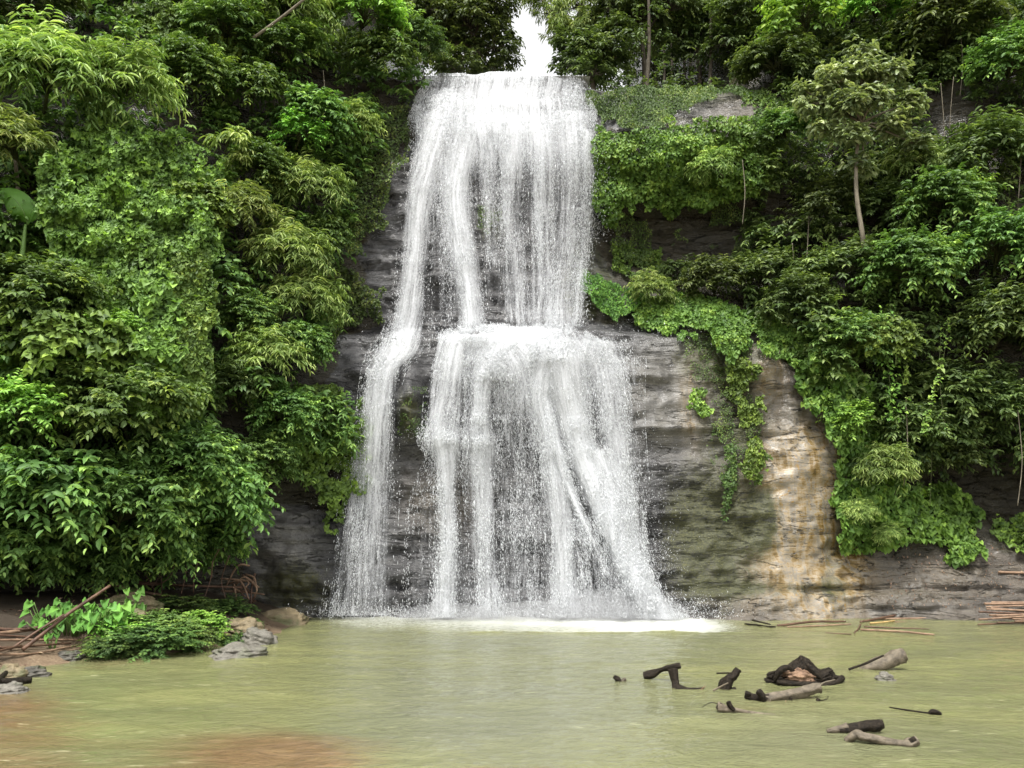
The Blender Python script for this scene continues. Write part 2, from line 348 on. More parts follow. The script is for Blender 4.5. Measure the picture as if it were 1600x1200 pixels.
# ------------------------------------------------------------------ the cliff: depth as a function of (x, z)
CTRL = [  # photo px, photo py, depth
 (510,960,21.9),(650,960,21.9),(800,960,21.9),(950,960,21.9),(1050,960,21.9),(1180,955,21.7),
 (560,800,22.3),(700,800,22.4),(850,800,22.4),(1000,800,22.4),(1100,800,22.4),(1250,800,22.3),
 (600,620,22.9),(750,620,22.9),(900,620,22.9),(1050,620,22.9),(1150,600,23.0),(1270,640,22.9),
 (600,470,23.6),(700,470,23.7),(850,470,23.7),(930,470,23.8),
 (620,300,24.3),(700,300,24.5),(850,300,24.5),(930,300,24.7),
 (650,160,25.2),(760,150,25.3),(900,150,25.3),(680,125,25.6),(800,125,25.6),(920,135,25.8),
 (560,500,23.6),(560,400,23.9),(480,500,22.9),(450,300,23.4),(560,160,24.9),(600,220,24.7),(450,60,24.4),(560,20,25.5),
 (300,0,23.2),(150,0,22.0),(0,0,20.6),(0,200,19.2),(150,200,20.4),(300,200,21.8),
 (0,400,18.1),(150,400,19.3),(300,400,20.6),(0,600,17.2),(150,600,18.4),(300,600,19.8),(420,650,21.3),
 (0,800,17.8),(150,800,19.0),(280,800,20.2),(400,800,21.5),(460,900,21.8),(0,930,18.4),(150,930,19.6),(300,930,20.9),(400,940,21.8),
 (950,250,24.5),(1050,230,24.3),(1150,230,24.3),(1000,330,25.6),(1100,330,25.6),(1050,400,26.1),(1180,400,25.7),(950,400,25.0),
 (1000,500,23.9),(1100,490,23.6),(1250,470,23.8),(1050,195,24.8),(1170,180,24.8),(960,195,25.0),(1050,142,26.4),(1160,142,26.6),(960,142,26.2),
 (1300,300,25.4),(1300,150,26.4),(1300,20,27.4),(1450,20,26.8),(1600,20,26.0),(1450,200,25.2),(1600,200,24.4),
 (1450,400,24.0),(1600,400,23.2),(1350,550,23.4),(1500,600,23.4),(1600,600,22.8),(1400,750,23.4),(1500,780,24.2),(1600,800,23.8),
 (1340,880,23.0),(1450,880,22.9),(1600,880,22.6),(1330,950,21.9),(1450,958,21.8),(1600,965,21.5)]
_c = np.array(CTRL, float); _p = at(_c[:, 0], _c[:, 1], _c[:, 2])
_extra = np.array([(-30, 6, 0), (-30, 9, 10), (-30, 13, 17), (-20, 12, 0), (-20, 14, 10), (-20, 17, 17), (30, 16, 0), (30, 17, 10), (30, 20, 17), (20, 20, 0), (20, 21.5, 10), (20, 24, 17)], float)
_all = np.vstack([_p, _extra])
_cx, _cz, _cy = _all[:, 0], _all[:, 2], _all[:, 1]
def _phi(r2): return np.sqrt(r2 + 0.8)
_A = _phi((_cx[:, None] - _cx) ** 2 + (_cz[:, None] - _cz) ** 2)
_n = len(_cx); _B = np.zeros((_n + 3, _n + 3)); _B[:_n, :_n] = _A + np.eye(_n) * -0.02
_B[:_n, _n] = 1; _B[:_n, _n + 1] = _cx; _B[:_n, _n + 2] = _cz; _B[_n:, :_n] = _B[:_n, _n:].T
_w = np.linalg.solve(_B, np.concatenate([_cy, [0, 0, 0]]))
def D0(x, z):
    x, z = np.broadcast_arrays(np.asarray(x, float), np.asarray(z, float)); sh = x.shape; x = x.ravel(); z = z.ravel()
    out = np.empty(len(x))
    for i in range(0, len(x), 40000):
        a, b = x[i:i+40000], z[i:i+40000]
        out[i:i+40000] = _phi((a[:, None] - _cx) ** 2 + (b[:, None] - _cz) ** 2) @ _w[:_n] + _w[_n] + _w[_n+1] * a + _w[_n+2] * b
    return out.reshape(sh)
LEDGE = 7.75
def D(x, z):                                   # with the ledge half way up the falls
    x = np.asarray(x, float); z = np.asarray(z, float)
    m = sst(-6.5, -4.0, x) * (1 - sst(3.2, 6.0, x))
    zz = z + 0.22 * (fbm(x * 0.8, 3.3, 0, 5, 3) - 0.5) * 2
    st = (sst(LEDGE - 0.10, LEDGE + 0.35, zz) - 0.5) * 0.9
    fade = np.exp(-((zz - LEDGE) / 3.0) ** 2)
    return D0(x, z) + m * st * fade
def on(px, py, off=0.0, n=14):                 # pixel -> point on the cliff, moved off metres towards the viewer
    px = np.asarray(px, float); py = np.asarray(py, float); a, b = ray(px, py)
    Y = np.full(np.shape(a), 23.0)
    for _ in range(n): Y = 0.5 * Y + 0.5 * D(a * Y, CAMH + b * Y)
    Y = Y - off
    return np.stack([a * Y, Y, CAMH + b * Y], -1)
def onv(px, py, off=0.0): return on(np.array([px]), np.array([py]), off)[0]
def nrm(x, z):                                 # outward normal of the cliff
    e = 0.25; dx = (D(x + e, z) - D(x - e, z)) / (2 * e); dz = (D(x, z + e) - D(x, z - e)) / (2 * e)
    v = np.stack([dx, -np.ones_like(dx), dz], -1); return v / np.linalg.norm(v, axis=-1)[..., None]

_lr = np.random.default_rng(3); _th = _lr.uniform(0.10, 0.62, 60); _lz = np.concatenate([[-1.5], -1.5 + np.cumsum(_th)]); _lp = _lr.uniform(-1, 1, len(_lz))
def strata(x, z):
    zz = z + 0.05 * x * np.sin(z * 0.25) * 0.4 + 0.28 * (fbm(x * 0.35, z * 0.15, 0, 9, 3) - 0.5)
    k = np.clip(np.searchsorted(_lz, zz) - 1, 0, len(_lz) - 2)
    f = (zz - _lz[k]) / (_lz[k + 1] - _lz[k])
    p = _lp[k] + (_lp[k + 1] - _lp[k]) * sst(0.82, 1.0, f)
    p2 = p * (0.35 + 1.1 * vn(x * 0.5 + k * 7.7, k * 3.3, 0, 21))
    return p2 + 0.5 * (f - 0.5) * (1 - sst(0.82, 1.0, f))
BUMPS = [(643,632,24,52,1.0),(644,690,30,25,0.35),(690,684,26,13,0.5),(745,690,40,10,0.25),(775,585,24,22,0.35),(735,525,55,16,0.30),(860,548,70,18,0.30),
         (1010,585,50,9,0.22),(1050,668,60,8,0.18),(575,585,26,12,0.3),(690,440,40,9,0.35),(690,512,30,9,0.3),(920,870,40,50,0.25),(700,215,60,12,0.2),(800,185,140,8,0.3),(800,150,140,7,0.22),
         (1190,560,30,30,0.3),(1170,690,22,25,0.25),(1245,720,50,60,0.2),(430,870,50,60,0.2)]
def rock_disp(x, z, px, py):
    smooth = np.clip(blob(px, py, 1040, 620, 75, 110, 4) + 0.85 * blob(px, py, 1250, 790, 75, 150, 4) + 0.5 * blob(px, py, 690, 760, 60, 60), 0, 0.85)
    d = strata(x, z) * 0.10 * (1 - smooth) + 0.34 * (fbm(x * 0.8, z * 3.0, 0, 33, 5) - 0.5) * (1 - 0.8 * smooth)
    d = d + 0.16 * np.abs(fbm(x * 1.6 + 5, z * 2.4, 0, 35, 4) - 0.5) * -2 * (1 - 0.8 * smooth)
    d = d + (fbm(x * 0.9, z * 0.9, 0, 31, 5) - 0.5) * 0.55 + (fbm(x * 4, z * 9, 0, 37, 4) - 0.5) * 0.16 * (1 - 0.6 * smooth)
    for cx, cy, rx, ry, h in BUMPS:
        d = d + h * blob(px, py, cx, cy, rx, ry, 3) * (0.75 + 0.5 * fbm(x * 3, z * 3, 0, 41, 3))
    return d
RIM = 17.05
xs = np.concatenate([np.linspace(-34, -9, 34)[:-1], np.linspace(-9, 14.5, 330)[:-1], np.linspace(14.5, 36, 30)])
ss = np.concatenate([np.linspace(-2.0, -0.1, 8)[:-1], np.linspace(-0.1, 17.05, 245)[:-1], 17.05 + np.linspace(0, 1, 40) ** 1.6 * 34])
X, S = np.meshgrid(xs, ss)
Zc = np.minimum(S, RIM); Tt = np.maximum(S - RIM, 0)
Yb = D(X, Zc)
PX, PY = proj(X, Yb, Zc)
dsp = rock_disp(X, Zc, PX, PY)
ang = np.radians(3 + 50 * np.clip((1 - sst(-8.5, -3.6, X)) + sst(6.8, 9.5, X), 0, 1))
lump = (fbm(X * 0.35, S * 0.35, 0, 55, 4) - 0.5) * 2.2 * np.clip(Tt / 3, 0, 1)
YY = Yb - dsp + Tt * np.cos(ang) * (1 + 0) - lump * 0.4
ZZ = Zc + Tt * np.sin(ang) + lump * np.clip(np.sin(ang), 0.1, 1)
chan = blob(X, 0 * X, 0.3, 0, 2.9, 1, 4) * sst(16.6, 17.2, S)
ZZ = ZZ - 0.12 * chan
PX, PY = proj(X, YY, ZZ)
pn = fbm(X * 1.2, ZZ * 1.2, 0, 61, 4)
g = lambda cx, cy, rx, ry, p=2: blob(PX, PY, cx, cy, rx, ry, p)
moss = np.clip(g(1115,830,90,130,3)*1.0 + g(1120,560,80,45,3)*0.85 + g(1150,650,60,60,3)*0.75 + g(1300,860,30,110)*0.5 + g(640,650,20,45,3)*0.9 + g(460,920,70,50,3)*0.8
   + g(1195,810,26,60,3)*0.65 + g(1050,145,140,22,3)*0.9 + g(580,640,40,70)*0.5 + g(770,350,30,40)*0.8 + g(900,430,40,70)*0.55 + g(1200,920,130,14)*0.55 + g(980,470,90,40,3)*0.9 + g(1080,390,160,60,3)*0.8 + g(560,500,40,14)*0.3 + g(1420,930,120,30)*0.35, 0, 1)
ochre = np.clip(g(1245,770,78,115,4)*1.0 + g(1290,860,60,115,3)*1.15 + g(1085,620,22,70,3)*0.55 + g(1200,590,28,50,3)*0.55 + g(1240,900,100,60,3)*0.55 + g(690,780,60,50)*0.22 + g(1450,900,110,50)*0.12, 0, 1)
pale = np.clip(g(1035,615,65,85,4)*0.75 + g(1250,740,66,110,4)*0.95 + g(1200,570,26,45,3)*0.8 + g(1230,880,110,70,3)*0.6 + g(1440,910,110,50,3)*0.22 + g(1100,700,60,40)*0.5 + g(440,860,50,80,3)*0.55 + g(700,720,60,40)*0.3 + g(1060,175,130,22,3)*0.25 + g(1330,955,160,10)*0.4, 0, 1)
dark = np.clip(g(1470,910,140,60,4)*0.45 + g(1570,760,90,80,4)*0.8 + g(1040,840,42,135,3)*0.95 + g(530,850,40,130,3)*0.8 + g(800,820,70,150,3)*0.2 + g(930,900,60,70)*0.6 + g(640,900,40,80)*0.5 + g(1080,380,170,70,4)*0.8 + g(650,460,50,50)*0.4 + g(590,330,40,150)*0.35, 0, 1)  # dark wet rock; right-bank, hollow and overhang blobs paint shade into the colour
warm = np.clip(sst(1010, 1180, PX) * (1 - sst(470, 380, PY) * 0) , 0, 1) * sst(-1, 0.2, ZZ)
RZ = [(385,780),(520,800),(560,690),(520,600),(505,520),(600,500),(545,400),(560,370),(640,230),(640,160),(665,110),(925,130),(1190,130),(1200,185),(930,205),(940,500),(1010,515),(1230,515),(1330,700),(1330,860),(1520,850),(1640,860),(1640,1000),(380,1000)]
def inpoly(px, py, poly):
    px = np.asarray(px); py = np.asarray(py); r = np.zeros(px.shape, bool); n = len(poly); j = n - 1
    for i in range(n):
        xi, yi = poly[i]; xj, yj = poly[j]
        if yi != yj: r ^= ((yi > py) != (yj > py)) & (px < (xj - xi) * (py - yi) / (yj - yi) + xi)
        j = i
    return r
jx = (fbm(X, ZZ, 0, 71, 3) - 0.5) * 60; jy = (fbm(X, ZZ, 5, 73, 3) - 0.5) * 60
soil = 1.0 - inpoly(PX + jx, PY + jy, RZ).astype(float)
soil = np.where((S > RIM + 0.3) & (chan < 0.4), 1.0, np.where(chan > 0.4, 0.0, soil))
V = np.stack([X, YY, ZZ], -1).reshape(-1, 3); q = grid_faces(len(ss), len(xs))
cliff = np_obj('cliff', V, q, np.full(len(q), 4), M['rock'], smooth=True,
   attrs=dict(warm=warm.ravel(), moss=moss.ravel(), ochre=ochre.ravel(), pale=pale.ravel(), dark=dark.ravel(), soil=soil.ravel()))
tag(cliff, kind='structure')

# ------------------------------------------------------------------ ground (one sheet: pool bed and banks)
SHORE = [W(-200,1180), W(0,1072), W(60,1045), W(150,1022), W(240,1022), W(340,1010), W(420,995), W(470,970), W(505,962)]
_sy = np.array([p[1] for p in SHORE]); _sx = np.array([p[0] for p in SHORE])
def shore_x(y): return np.interp(y, np.concatenate([[-60, 2], _sy, [23.5]]), np.concatenate([[-30, -9.5], _sx, [-4.0]]))
def gheight(x, y):
    d = shore_x(y) - x                                   # >0 on the left bank
    h = np.where(d > 0, np.minimum(d * 0.30, 0.55 + d * 0.06), np.maximum(d * 0.35, -0.7))
    h = h + (fbm(x * 1.1, y * 1.1, 0, 81, 4) - 0.5) * 0.22 * np.clip(np.abs(d) * 2, 0.25, 1)
    dr = x - np.interp(y, [-60, 0, 12, 24], [30, 17, 15.5, 16])
    h = np.where(dr > 0, np.maximum(h, np.minimum(dr * 0.4, 2.0)), h)
    dn = -2.5 - y + 0.0 * x
    return np.where(dn > 0, np.maximum(h, np.minimum(dn * 0.35 - 0.2, 1.5)), h)
gx = np.concatenate([np.linspace(-400, -16, 26)[:-1], np.linspace(-16, 0, 160)[:-1], np.linspace(0, 18, 70)[:-1], np.linspace(18, 400, 26)])
gy = np.concatenate([np.linspace(-400, -4, 24)[:-1], np.linspace(-4, 8, 30)[:-1], np.linspace(8, 25, 170)[:-1], np.linspace(25, 30, 6)])
GX, GY = np.meshgrid(gx, gy); GZ = gheight(GX, GY)
far = np.clip((np.abs(GX) - 20) / 60, 0, 1); GZ = GZ * (1 - far) + far * 1.5
dd = shore_x(GY) - GX
gpx, gpy = proj(GX, np.maximum(GY, 1), GZ)
dirt = np.clip(sst(0.3, 1.2, dd + (fbm(GX * 2, GY * 2, 0, 5, 3) - 0.5)) + 0.6 * blob(gpx, gpy, 300, 960, 160, 40) - 0.8 * blob(gpx, gpy, 215, 935, 60, 30), 0, 1)
q = grid_faces(len(gy), len(gx)); ground = np_obj('ground', np.stack([GX, GY, GZ], -1).reshape(-1, 3), q, np.full(len(q), 4), M['ground'], smooth=True, attrs=dict(dirt=dirt.ravel()))
tag(ground, kind='structure')

# ------------------------------------------------------------------ pool water
wx = np.concatenate([np.linspace(-34, -13, 20)[:-1], np.linspace(-13, 15, 360)[:-1], np.linspace(15, 34, 20)])
wy = np.concatenate([np.linspace(-4, 5.5, 20)[:-1], np.linspace(5.5, 24.5, 300)])
WX, WY = np.meshgrid(wx, wy)
wpx, wpy = proj(WX, np.maximum(WY, 1.0), 0 * WX)
near = np.clip(1 - (WY - 6) / 40, 0.4, 1)
WZ = ((fbm(WX * 0.9, WY * 1.9, 0, 91, 4) - 0.5) * 0.075 + (fbm(WX * 3.5, WY * 8, 0, 93, 2) - 0.5) * 0.022) * near
b = lambda cx, cy, rx, ry, p=2: blob(wpx, wpy, cx, cy, rx, ry, p)
edge = np.interp(wpx, [450, 520, 560, 620, 700, 780, 860, 960, 1040, 1100, 1170, 1200], [964, 970, 973, 975, 979, 987, 992, 995, 990, 992, 993, 990]) + (fbm(wpx * 0.02, 0 * wpx, 3, 7, 3) - 0.5) * 14
inx = sst(440, 560, wpx) * (1 - sst(1060, 1180, wpx))
foam = inx * (1 - sst(-34, 20, wpy - edge)) * 1.0 + 0.22 * inx * np.exp(-(np.maximum(wpy - edge, 0) / 14.0) ** 2)
foam = np.clip(foam + 0.6 * b(1080, 982, 70, 8) + 0.5 * b(1030, 968, 50, 14), 0, 1.15)
foam = np.where(WY > 19.0, foam, 0) 
WZ = WZ + foam * 0.09 * (fbm(WX * 2.5, WY * 3, 0, 95, 3) - 0.2)
silt = np.clip(b(420, 1180, 190, 42, 3) * 0.85 + b(-40, 1160, 230, 85, 3) * 0.6 + b(0, 1095, 90, 30) * 0.45 + b(160, 1035, 110, 14) * 0.35 + b(1200, 1105, 130, 18) * 0.22, 0, 1)
silt = np.where(wpy > 1200, np.clip(0.9 * blob(WX, WY, -3, 5, 3, 4) + 0.3, 0, 1), silt)
grey = np.clip(b(780, 1110, 240, 90, 3) * 0.75 + b(1250, 1160, 200, 60) * 0.5 + b(900, 1010, 350, 16) * 0.35 + b(700, 1000, 100, 20) * 0.2, 0, 1)
q = grid_faces(len(wy), len(wx)); pool = np_obj('pool_water', np.stack([WX, WY, WZ], -1).reshape(-1, 3), q, np.full(len(q), 4), M['water'], smooth=True,
   attrs=dict(foam=foam.ravel(), silt=silt.ravel(), grey=grey.ravel())); tag(pool, kind='structure')
# the shallow stream that feeds the falls
sxs = np.linspace(-3.0, 2.6, 60); sys_ = np.linspace(25.3, 48, 80); SX, SY = np.meshgrid(sxs, sys_)
SZ = RIM + 0.03 + (SY - 25.3) * 0.052 + (fbm(SX * 2, SY * 2, 0, 97, 3) - 0.5) * 0.08
q = grid_faces(80, 60); st_ = np_obj('stream_water', np.stack([SX, SY, SZ], -1).reshape(-1, 3), q, np.full(len(q), 4), M['water'], smooth=True,
   attrs=dict(foam=(1.1 - 0.5 * sst(26.5, 30, SY)).ravel(), silt=np.zeros(SX.size), grey=np.full(SX.size, 0.5))); tag(st_, kind='structure')

# ------------------------------------------------------------------ the waterfall
# every stream: list of (px, py, half width px, density); and the distance it stands off the rock
STREAMS = [
 ([(792,106,122,0.7),(791,118,125,0.8),(790,128,128,0.7),(785,150,136,0.85),(786,170,144,0.6),(786,187,150,0.9),(787,215,148,0.5),(787,260,146,0.22),(788,330,144,0.12),(790,420,140,0.08),(790,515,140,0.10)], 0.22),
 ([(790,150,138,0.6),(792,175,142,0.5),(792,195,142,0.8),(794,215,140,0.5),(795,240,140,0.3),(795,270,140,0.1)], 0.42),
 ([(700,140,30,0.9),(690,180,34,0.95),(672,240,30,0.85),(655,320,26,0.85),(648,400,24,0.80),(640,470,24,0.85),(632,520,30,0.95),(622,550,40,0.95),(600,580,30,0.95),(592,620,28,0.8),(588,680,30,0.68),(584,760,34,0.58),(578,850,36,0.45),(572,962,42,0.40)], 0.36),
 ([(735,190,30,0.85),(722,240,30,0.95),(712,300,28,0.95),(718,360,26,0.92),(728,420,24,0.88),(735,470,22,0.85),(738,520,26,0.9)], 0.42),
 ([(690,210,30,0.5),(695,280,34,0.38),(700,350,36,0.28),(705,430,36,0.16),(700,510,34,0.14)], 0.3),
 ([(800,190,34,0.9),(800,260,26,0.66),(798,340,22,0.55),(805,420,24,0.48),(812,515,30,0.5)], 0.5),
 ([(845,190,40,0.9),(848,260,30,0.7),(850,340,24,0.62),(852,420,24,0.55),(850,515,32,0.58)], 0.45),
 ([(890,170,36,0.95),(893,240,30,0.72),(892,320,27,0.55),(885,400,27,0.5),(880,460,29,0.48),(878,520,34,0.6)], 0.5),
 ([(915,200,16,0.8),(918,280,14,0.6),(915,360,16,0.45),(905,440,16,0.4),(900,510,18,0.4)], 0.4),
 ([(770,200,26,0.8),(765,260,20,0.5),(765,330,16,0.35),(770,420,14,0.3)], 0.35),
 # below the ledge
 ([(800,508,95,0.85),(810,530,125,1.0),(830,560,135,0.85),(840,590,130,0.5),(845,640,110,0.2),(850,700,110,0.12),(855,800,120,0.10),(860,962,140,0.14)], 0.30),
 ([(725,515,34,0.95),(712,540,34,0.95),(705,580,34,0.75),(700,620,32,0.6),(694,665,30,0.7),(692,690,34,1.0),(697,715,26,0.9),(697,760,18,0.85),(700,830,18,0.85),(697,900,20,0.9),(694,965,24,0.95)], 0.45),
 ([(690,560,14,0.5),(680,620,12,0.6),(678,680,12,0.75)], 0.35),
 ([(790,525,60,0.9),(765,560,34,0.9),(752,600,22,0.78),(750,650,22,0.75),(750,690,30,0.9),(752,740,26,0.75),(756,820,24,0.62),(760,900,24,0.58),(764,965,26,0.6)], 0.42),
 ([(860,530,60,0.95),(855,570,44,0.95),(846,620,28,0.9),(858,690,27,0.85),(870,760,26,0.82),(878,840,28,0.75),(882,900,30,0.75),(884,966,36,0.8)], 0.48),
 ([(880,545,50,1.0),(885,600,40,1.0),(895,650,36,1.15),(912,710,32,1.25),(936,770,30,1.3),(962,835,28,1.3),(988,895,27,1.3),(1015,940,32,1.25),(1030,968,42,1.2)], 0.55),
 ([(850,600,18,0.9),(862,670,15,0.95),(878,730,14,0.95),(900,790,12,0.8),(925,845,10,0.5),(950,900,8,0.3)], 0.62),
 ([(930,530,50,0.7),(945,580,44,0.6),(955,640,34,0.55),(965,700,28,0.6),(978,780,24,0.62),(990,850,24,0.6),(1005,910,24,0.6),(1022,966,30,0.7)], 0.4),
 ([(930,700,34,0.8),(955,780,36,0.8),(975,850,32,0.7),(1000,930,30,0.8)], 0.6),
 ([(905,810,30,0.3),(918,870,36,0.26),(925,920,42,0.28),(930,966,52,0.4)], 0.38),
 ([(590,600,20,0.6),(572,690,20,0.45),(556,780,22,0.4),(545,870,26,0.34),(535,962,30,0.4)], 0.25),
 ([(720,520,40,0.4),(722,600,40,0.2),(715,700,50,0.16),(705,800,70,0.14),(705,962,80,0.2)], 0.2),
 ([(815,560,70,0.45),(810,650,60,0.25),(812,760,60,0.20),(815,860,60,0.20),(815,964,64,0.26)], 0.22),
 ([(950,560,50,0.45),(960,650,40,0.34),(968,760,40,0.34),(975,860,44,0.38),(985,964,56,0.5)], 0.22),
]
def cr_interp(P, n):
    P = np.asarray(P, float); t = np.linspace(0, len(P) - 1, n); i = np.clip(np.floor(t).astype(int), 0, len(P) - 2); f = (t - i)[:, None]
    p0 = P[np.clip(i - 1, 0, None)]; p1 = P[i]; p2 = P[i + 1]; p3 = P[np.clip(i + 2, None, len(P) - 1)]
    return 0.5 * (2*p1 + (p2-p0)*f + (2*p0-5*p1+4*p2-p3)*f**2 + (3*p1-p0-3*p2+p3)*f**3)
VV, FF, UVs, DN, off0 = [], [], [], [], 0
DR_P, DR_D, DR_S = [], [], []
MPP = 0.0185
def rock_out(P):                               # real rock displacement under a point
    ppx, ppy = proj(P[..., 0], P[..., 1], P[..., 2]); return rock_disp(P[..., 0], np.minimum(P[..., 2], RIM), ppx, ppy)
for k, (pts, off) in enumerate(STREAMS):
    pts = np.array(pts, float); L = np.sum(np.hypot(np.diff(pts[:, 0]), np.diff(pts[:, 1])))
    nr = max(8, int(L / 7)); hw = pts[:, 2].max(); nc = int(np.clip(hw / 3.5, 7, 44))
    C = cr_interp(pts, nr); u = np.linspace(-1, 1, nc)
    px = C[:, 0][:, None] + u[None, :] * C[:, 2][:, None]; py = np.broadcast_to(C[:, 1][:, None], px.shape).copy()
    wob = (fbm(px * 0.03, py * 0.012, k * 5.5, 101, 3) - 0.5)
    P = on(px, py, 0.0)
    ro = rock_out(P)
    def filt(a, w, ax, mx):                    # running maximum / mean: the water does not follow every step of the rock
        pad = [(0, 0), (0, 0)]; pad[ax] = (w, w); b_ = np.pad(a, pad, mode='edge'); n_ = a.shape[ax]
        st_ = np.stack([np.take(b_, np.arange(i_, i_ + n_), axis=ax) for i_ in range(2 * w + 1)])
        return st_.max(0) if mx else st_.mean(0)
    wr, wc = 9, max(1, min(4, nc // 4))
    rs = ro
    for ax, w_ in ((0, wr), (1, wc)): rs = filt(rs, w_, ax, True)
    for _ in range(2):
        for ax, w_ in ((0, wr), (1, wc)): rs = filt(rs, w_, ax, False)
    o = off * (0.35 + 0.65 * (1 - u[None, :] ** 2)) + rs * 0.95 + wob * 0.12 + 0.03
    P = on(px, py, o)
    P[..., 2] = np.minimum(P[..., 2], RIM + 0.02 + 0.22 * fbm(P[..., 0] * 1.7, 0 * P[..., 0], 4, 131, 3))
    VV.append(P.reshape(-1, 3)); FF.append(grid_faces(nr, nc, off0)); off0 += nr * nc
    vlen = np.concatenate([[0], np.cumsum(np.hypot(np.diff(C[:, 0]), np.diff(C[:, 1])))]) * MPP
    uu = (px - C[:, 0].mean()) * MPP - (C[:, 0][:, None] - C[:, 0].mean()) * MPP * 1.0
    UVs.append(np.stack([uu + k * 13.7, np.broadcast_to(vlen[:, None], px.shape) + k * 7.3], -1).reshape(-1, 2))
    endf = sst(0, 0.03, np.linspace(0, 1, nr)) if pts[0, 1] > 135 else np.ones(nr)
    endb = 1 - sst(0.93, 1.0, np.linspace(0, 1, nr)) * (0 if pts[-1, 1] > 940 else 1)
    dens = C[:, 3][:, None] * (1 - np.abs(u[None, :]) ** 2.2) * (endf * endb)[:, None]
    DN.append(dens.ravel())
    # drops
    area = L * 2 * pts[:, 2].mean(); nd = int(area * (2.9 if pts[0, 1] > 170 else 2.0))
    t = rng.uniform(0, 1, nd); uu2 = np.clip(rng.normal(0, 0.5, nd), -1.2, 1.2) if hw < 80 else rng.uniform(-1, 1, nd)
    ci = t * (nr - 1); ii = np.clip(ci.astype(int), 0, nr - 2); fr = (ci - ii)[:, None]; Cq = C[ii] * (1 - fr) + C[ii + 1] * fr
    dx = cr_interp(pts, nr); tang = (C[ii + 1] - C[ii])[:, :2]; tang = tang / (np.linalg.norm(tang, axis=1)[:, None] + 1e-9)
    dpx = Cq[:, 0] + uu2 * Cq[:, 2]; dpy = Cq[:, 1] + rng.uniform(-3, 3, nd)
    sn = fbm(dpx * 0.11 + k * 3, dpy * 0.006, 0, 111, 3); sn2 = fbm(dpx * 0.05, dpy * 0.035, k, 113, 3)
    pr = np.minimum(Cq[:, 3], 1) * np.clip(0.25 + 2.6 * (sn - 0.42) + 1.4 * (sn2 - 0.5), 0.02, 1) * 0.9
    keep = (rng.uniform(0, 1, nd) < pr * 0.8) & (dpy < 966) & (dpy > 118)
    dpx, dpy, tang = dpx[keep], dpy[keep], tang[keep]; m = keep.sum()
    if m:
        P0 = on(dpx, dpy, 0.0); o2 = off * (0.5 + 0.9 * rng.uniform(0, 1, m)) + rock_out(P0) * 0.9 + 0.08 + 0.35 * rng.uniform(0, 1, m) ** 3
        Pd = on(dpx, dpy, o2); Pd[:, 2] = np.minimum(Pd[:, 2], RIM + 0.05 + 0.22 * fbm(Pd[:, 0] * 1.7, 0 * Pd[:, 0], 4, 131, 3)); DR_P.append(Pd)
        DR_D.append(np.stack([tang[:, 0] + rng.normal(0, .08, m), -0.05 + rng.normal(0, .06, m), -tang[:, 1]], -1)); DR_S.append(rng.lognormal(-5.25, 0.38, m))
fallroot = empty('waterfall', onv(800, 960), None, None); tag(fallroot, kind='structure')
org = np.array(fallroot.location)
ff = np.concatenate(FF)
np_obj('falling_water', np.concatenate(VV) - org, ff, np.full(len(ff), 4), M['fall'], fallroot, attrs=dict(dens=np.concatenate(DN)), uv=np.concatenate(UVs), smooth=True)
# spray thrown up at the foot and on the ledges
def spray(n, cx, cy, sx, sy, up, size=-4.9, depth=(0.2, 1.2), lim=968):
    px = rng.normal(cx, sx, n); py = cy - np.abs(rng.normal(0, sy, n)) * up + rng.normal(0, 3, n); k = py < lim; px, py = px[k], py[k]; n = len(px)
    DR_P.append(on(px, py, rng.uniform(depth[0], depth[1], n))); DR_D.append(np.stack([rng.normal(0, .5, n), rng.normal(0, .5, n), rng.normal(-.6, .5, n)], -1)); DR_S.append(rng.lognormal(size - 0.4, 0.35, n))
spray(5000, 1000, 966, 60, 18, 1, -5.0); spray(3500, 900, 966, 90, 12, 1, -5.0); spray(2200, 700, 966, 60, 10, 1, -5.0); spray(900, 560, 964, 50, 10, 1, -5.0)
spray(1500, 700, 686, 30, 14, 1, -4.9, (0.4, 0.9)); spray(2000, 830, 545, 110, 18, 1, -4.9, (0.3, 0.9)); spray(1500, 980, 800, 35, 110, 1, -5.1); spray(1200, 930, 380, 18, 90, 1, -5.0)
spray(1600, 1010, 900, 25, 50, 1, -5.1); spray(1000, 560, 800, 30, 90, 1, -5.0, (0.2, 0.5))
def drops_mesh(P, Dv, S):
    n = len(P); Dv = Dv / (np.linalg.norm(Dv, axis=1)[:, None] + 1e-9)
    a = np.cross(Dv, np.array([0, 1.0, 0])); a /= np.linalg.norm(a, axis=1)[:, None] + 1e-6; bb = np.cross(Dv, a)
    Ln = S * np.clip(rng.lognormal(1.1, 0.5, n), 1, 8)
    r = []
    for i in range(3):
        th = i * 2.0944; r.append(P + (a * math.cos(th) + bb * math.sin(th)) * S[:, None])
    V = np.stack([P + Dv * Ln[:, None], r[0], r[1], r[2], P - Dv * Ln[:, None]], 1).reshape(-1, 3)
    F = np.array([[0,1,2],[0,2,3],[0,3,1],[4,2,1],[4,3,2],[4,1,3]])
    f = (F[None] + (np.arange(n) * 5)[:, None, None]).reshape(-1, 3)
    return V, f
DP, DD, DS = np.concatenate(DR_P), np.concatenate(DR_D), np.concatenate(DR_S)
ok = (DP[:, 2] > 0.02); DP, DD, DS = DP[ok], DD[ok], DS[ok]
v_, f_ = drops_mesh(DP - org, DD, DS); dro = np_obj('spray', v_, f_, np.full(len(f_), 3), M['drops'], fallroot, smooth=True); dro['kind'] = 'stuff'
print('drops', len(DP))

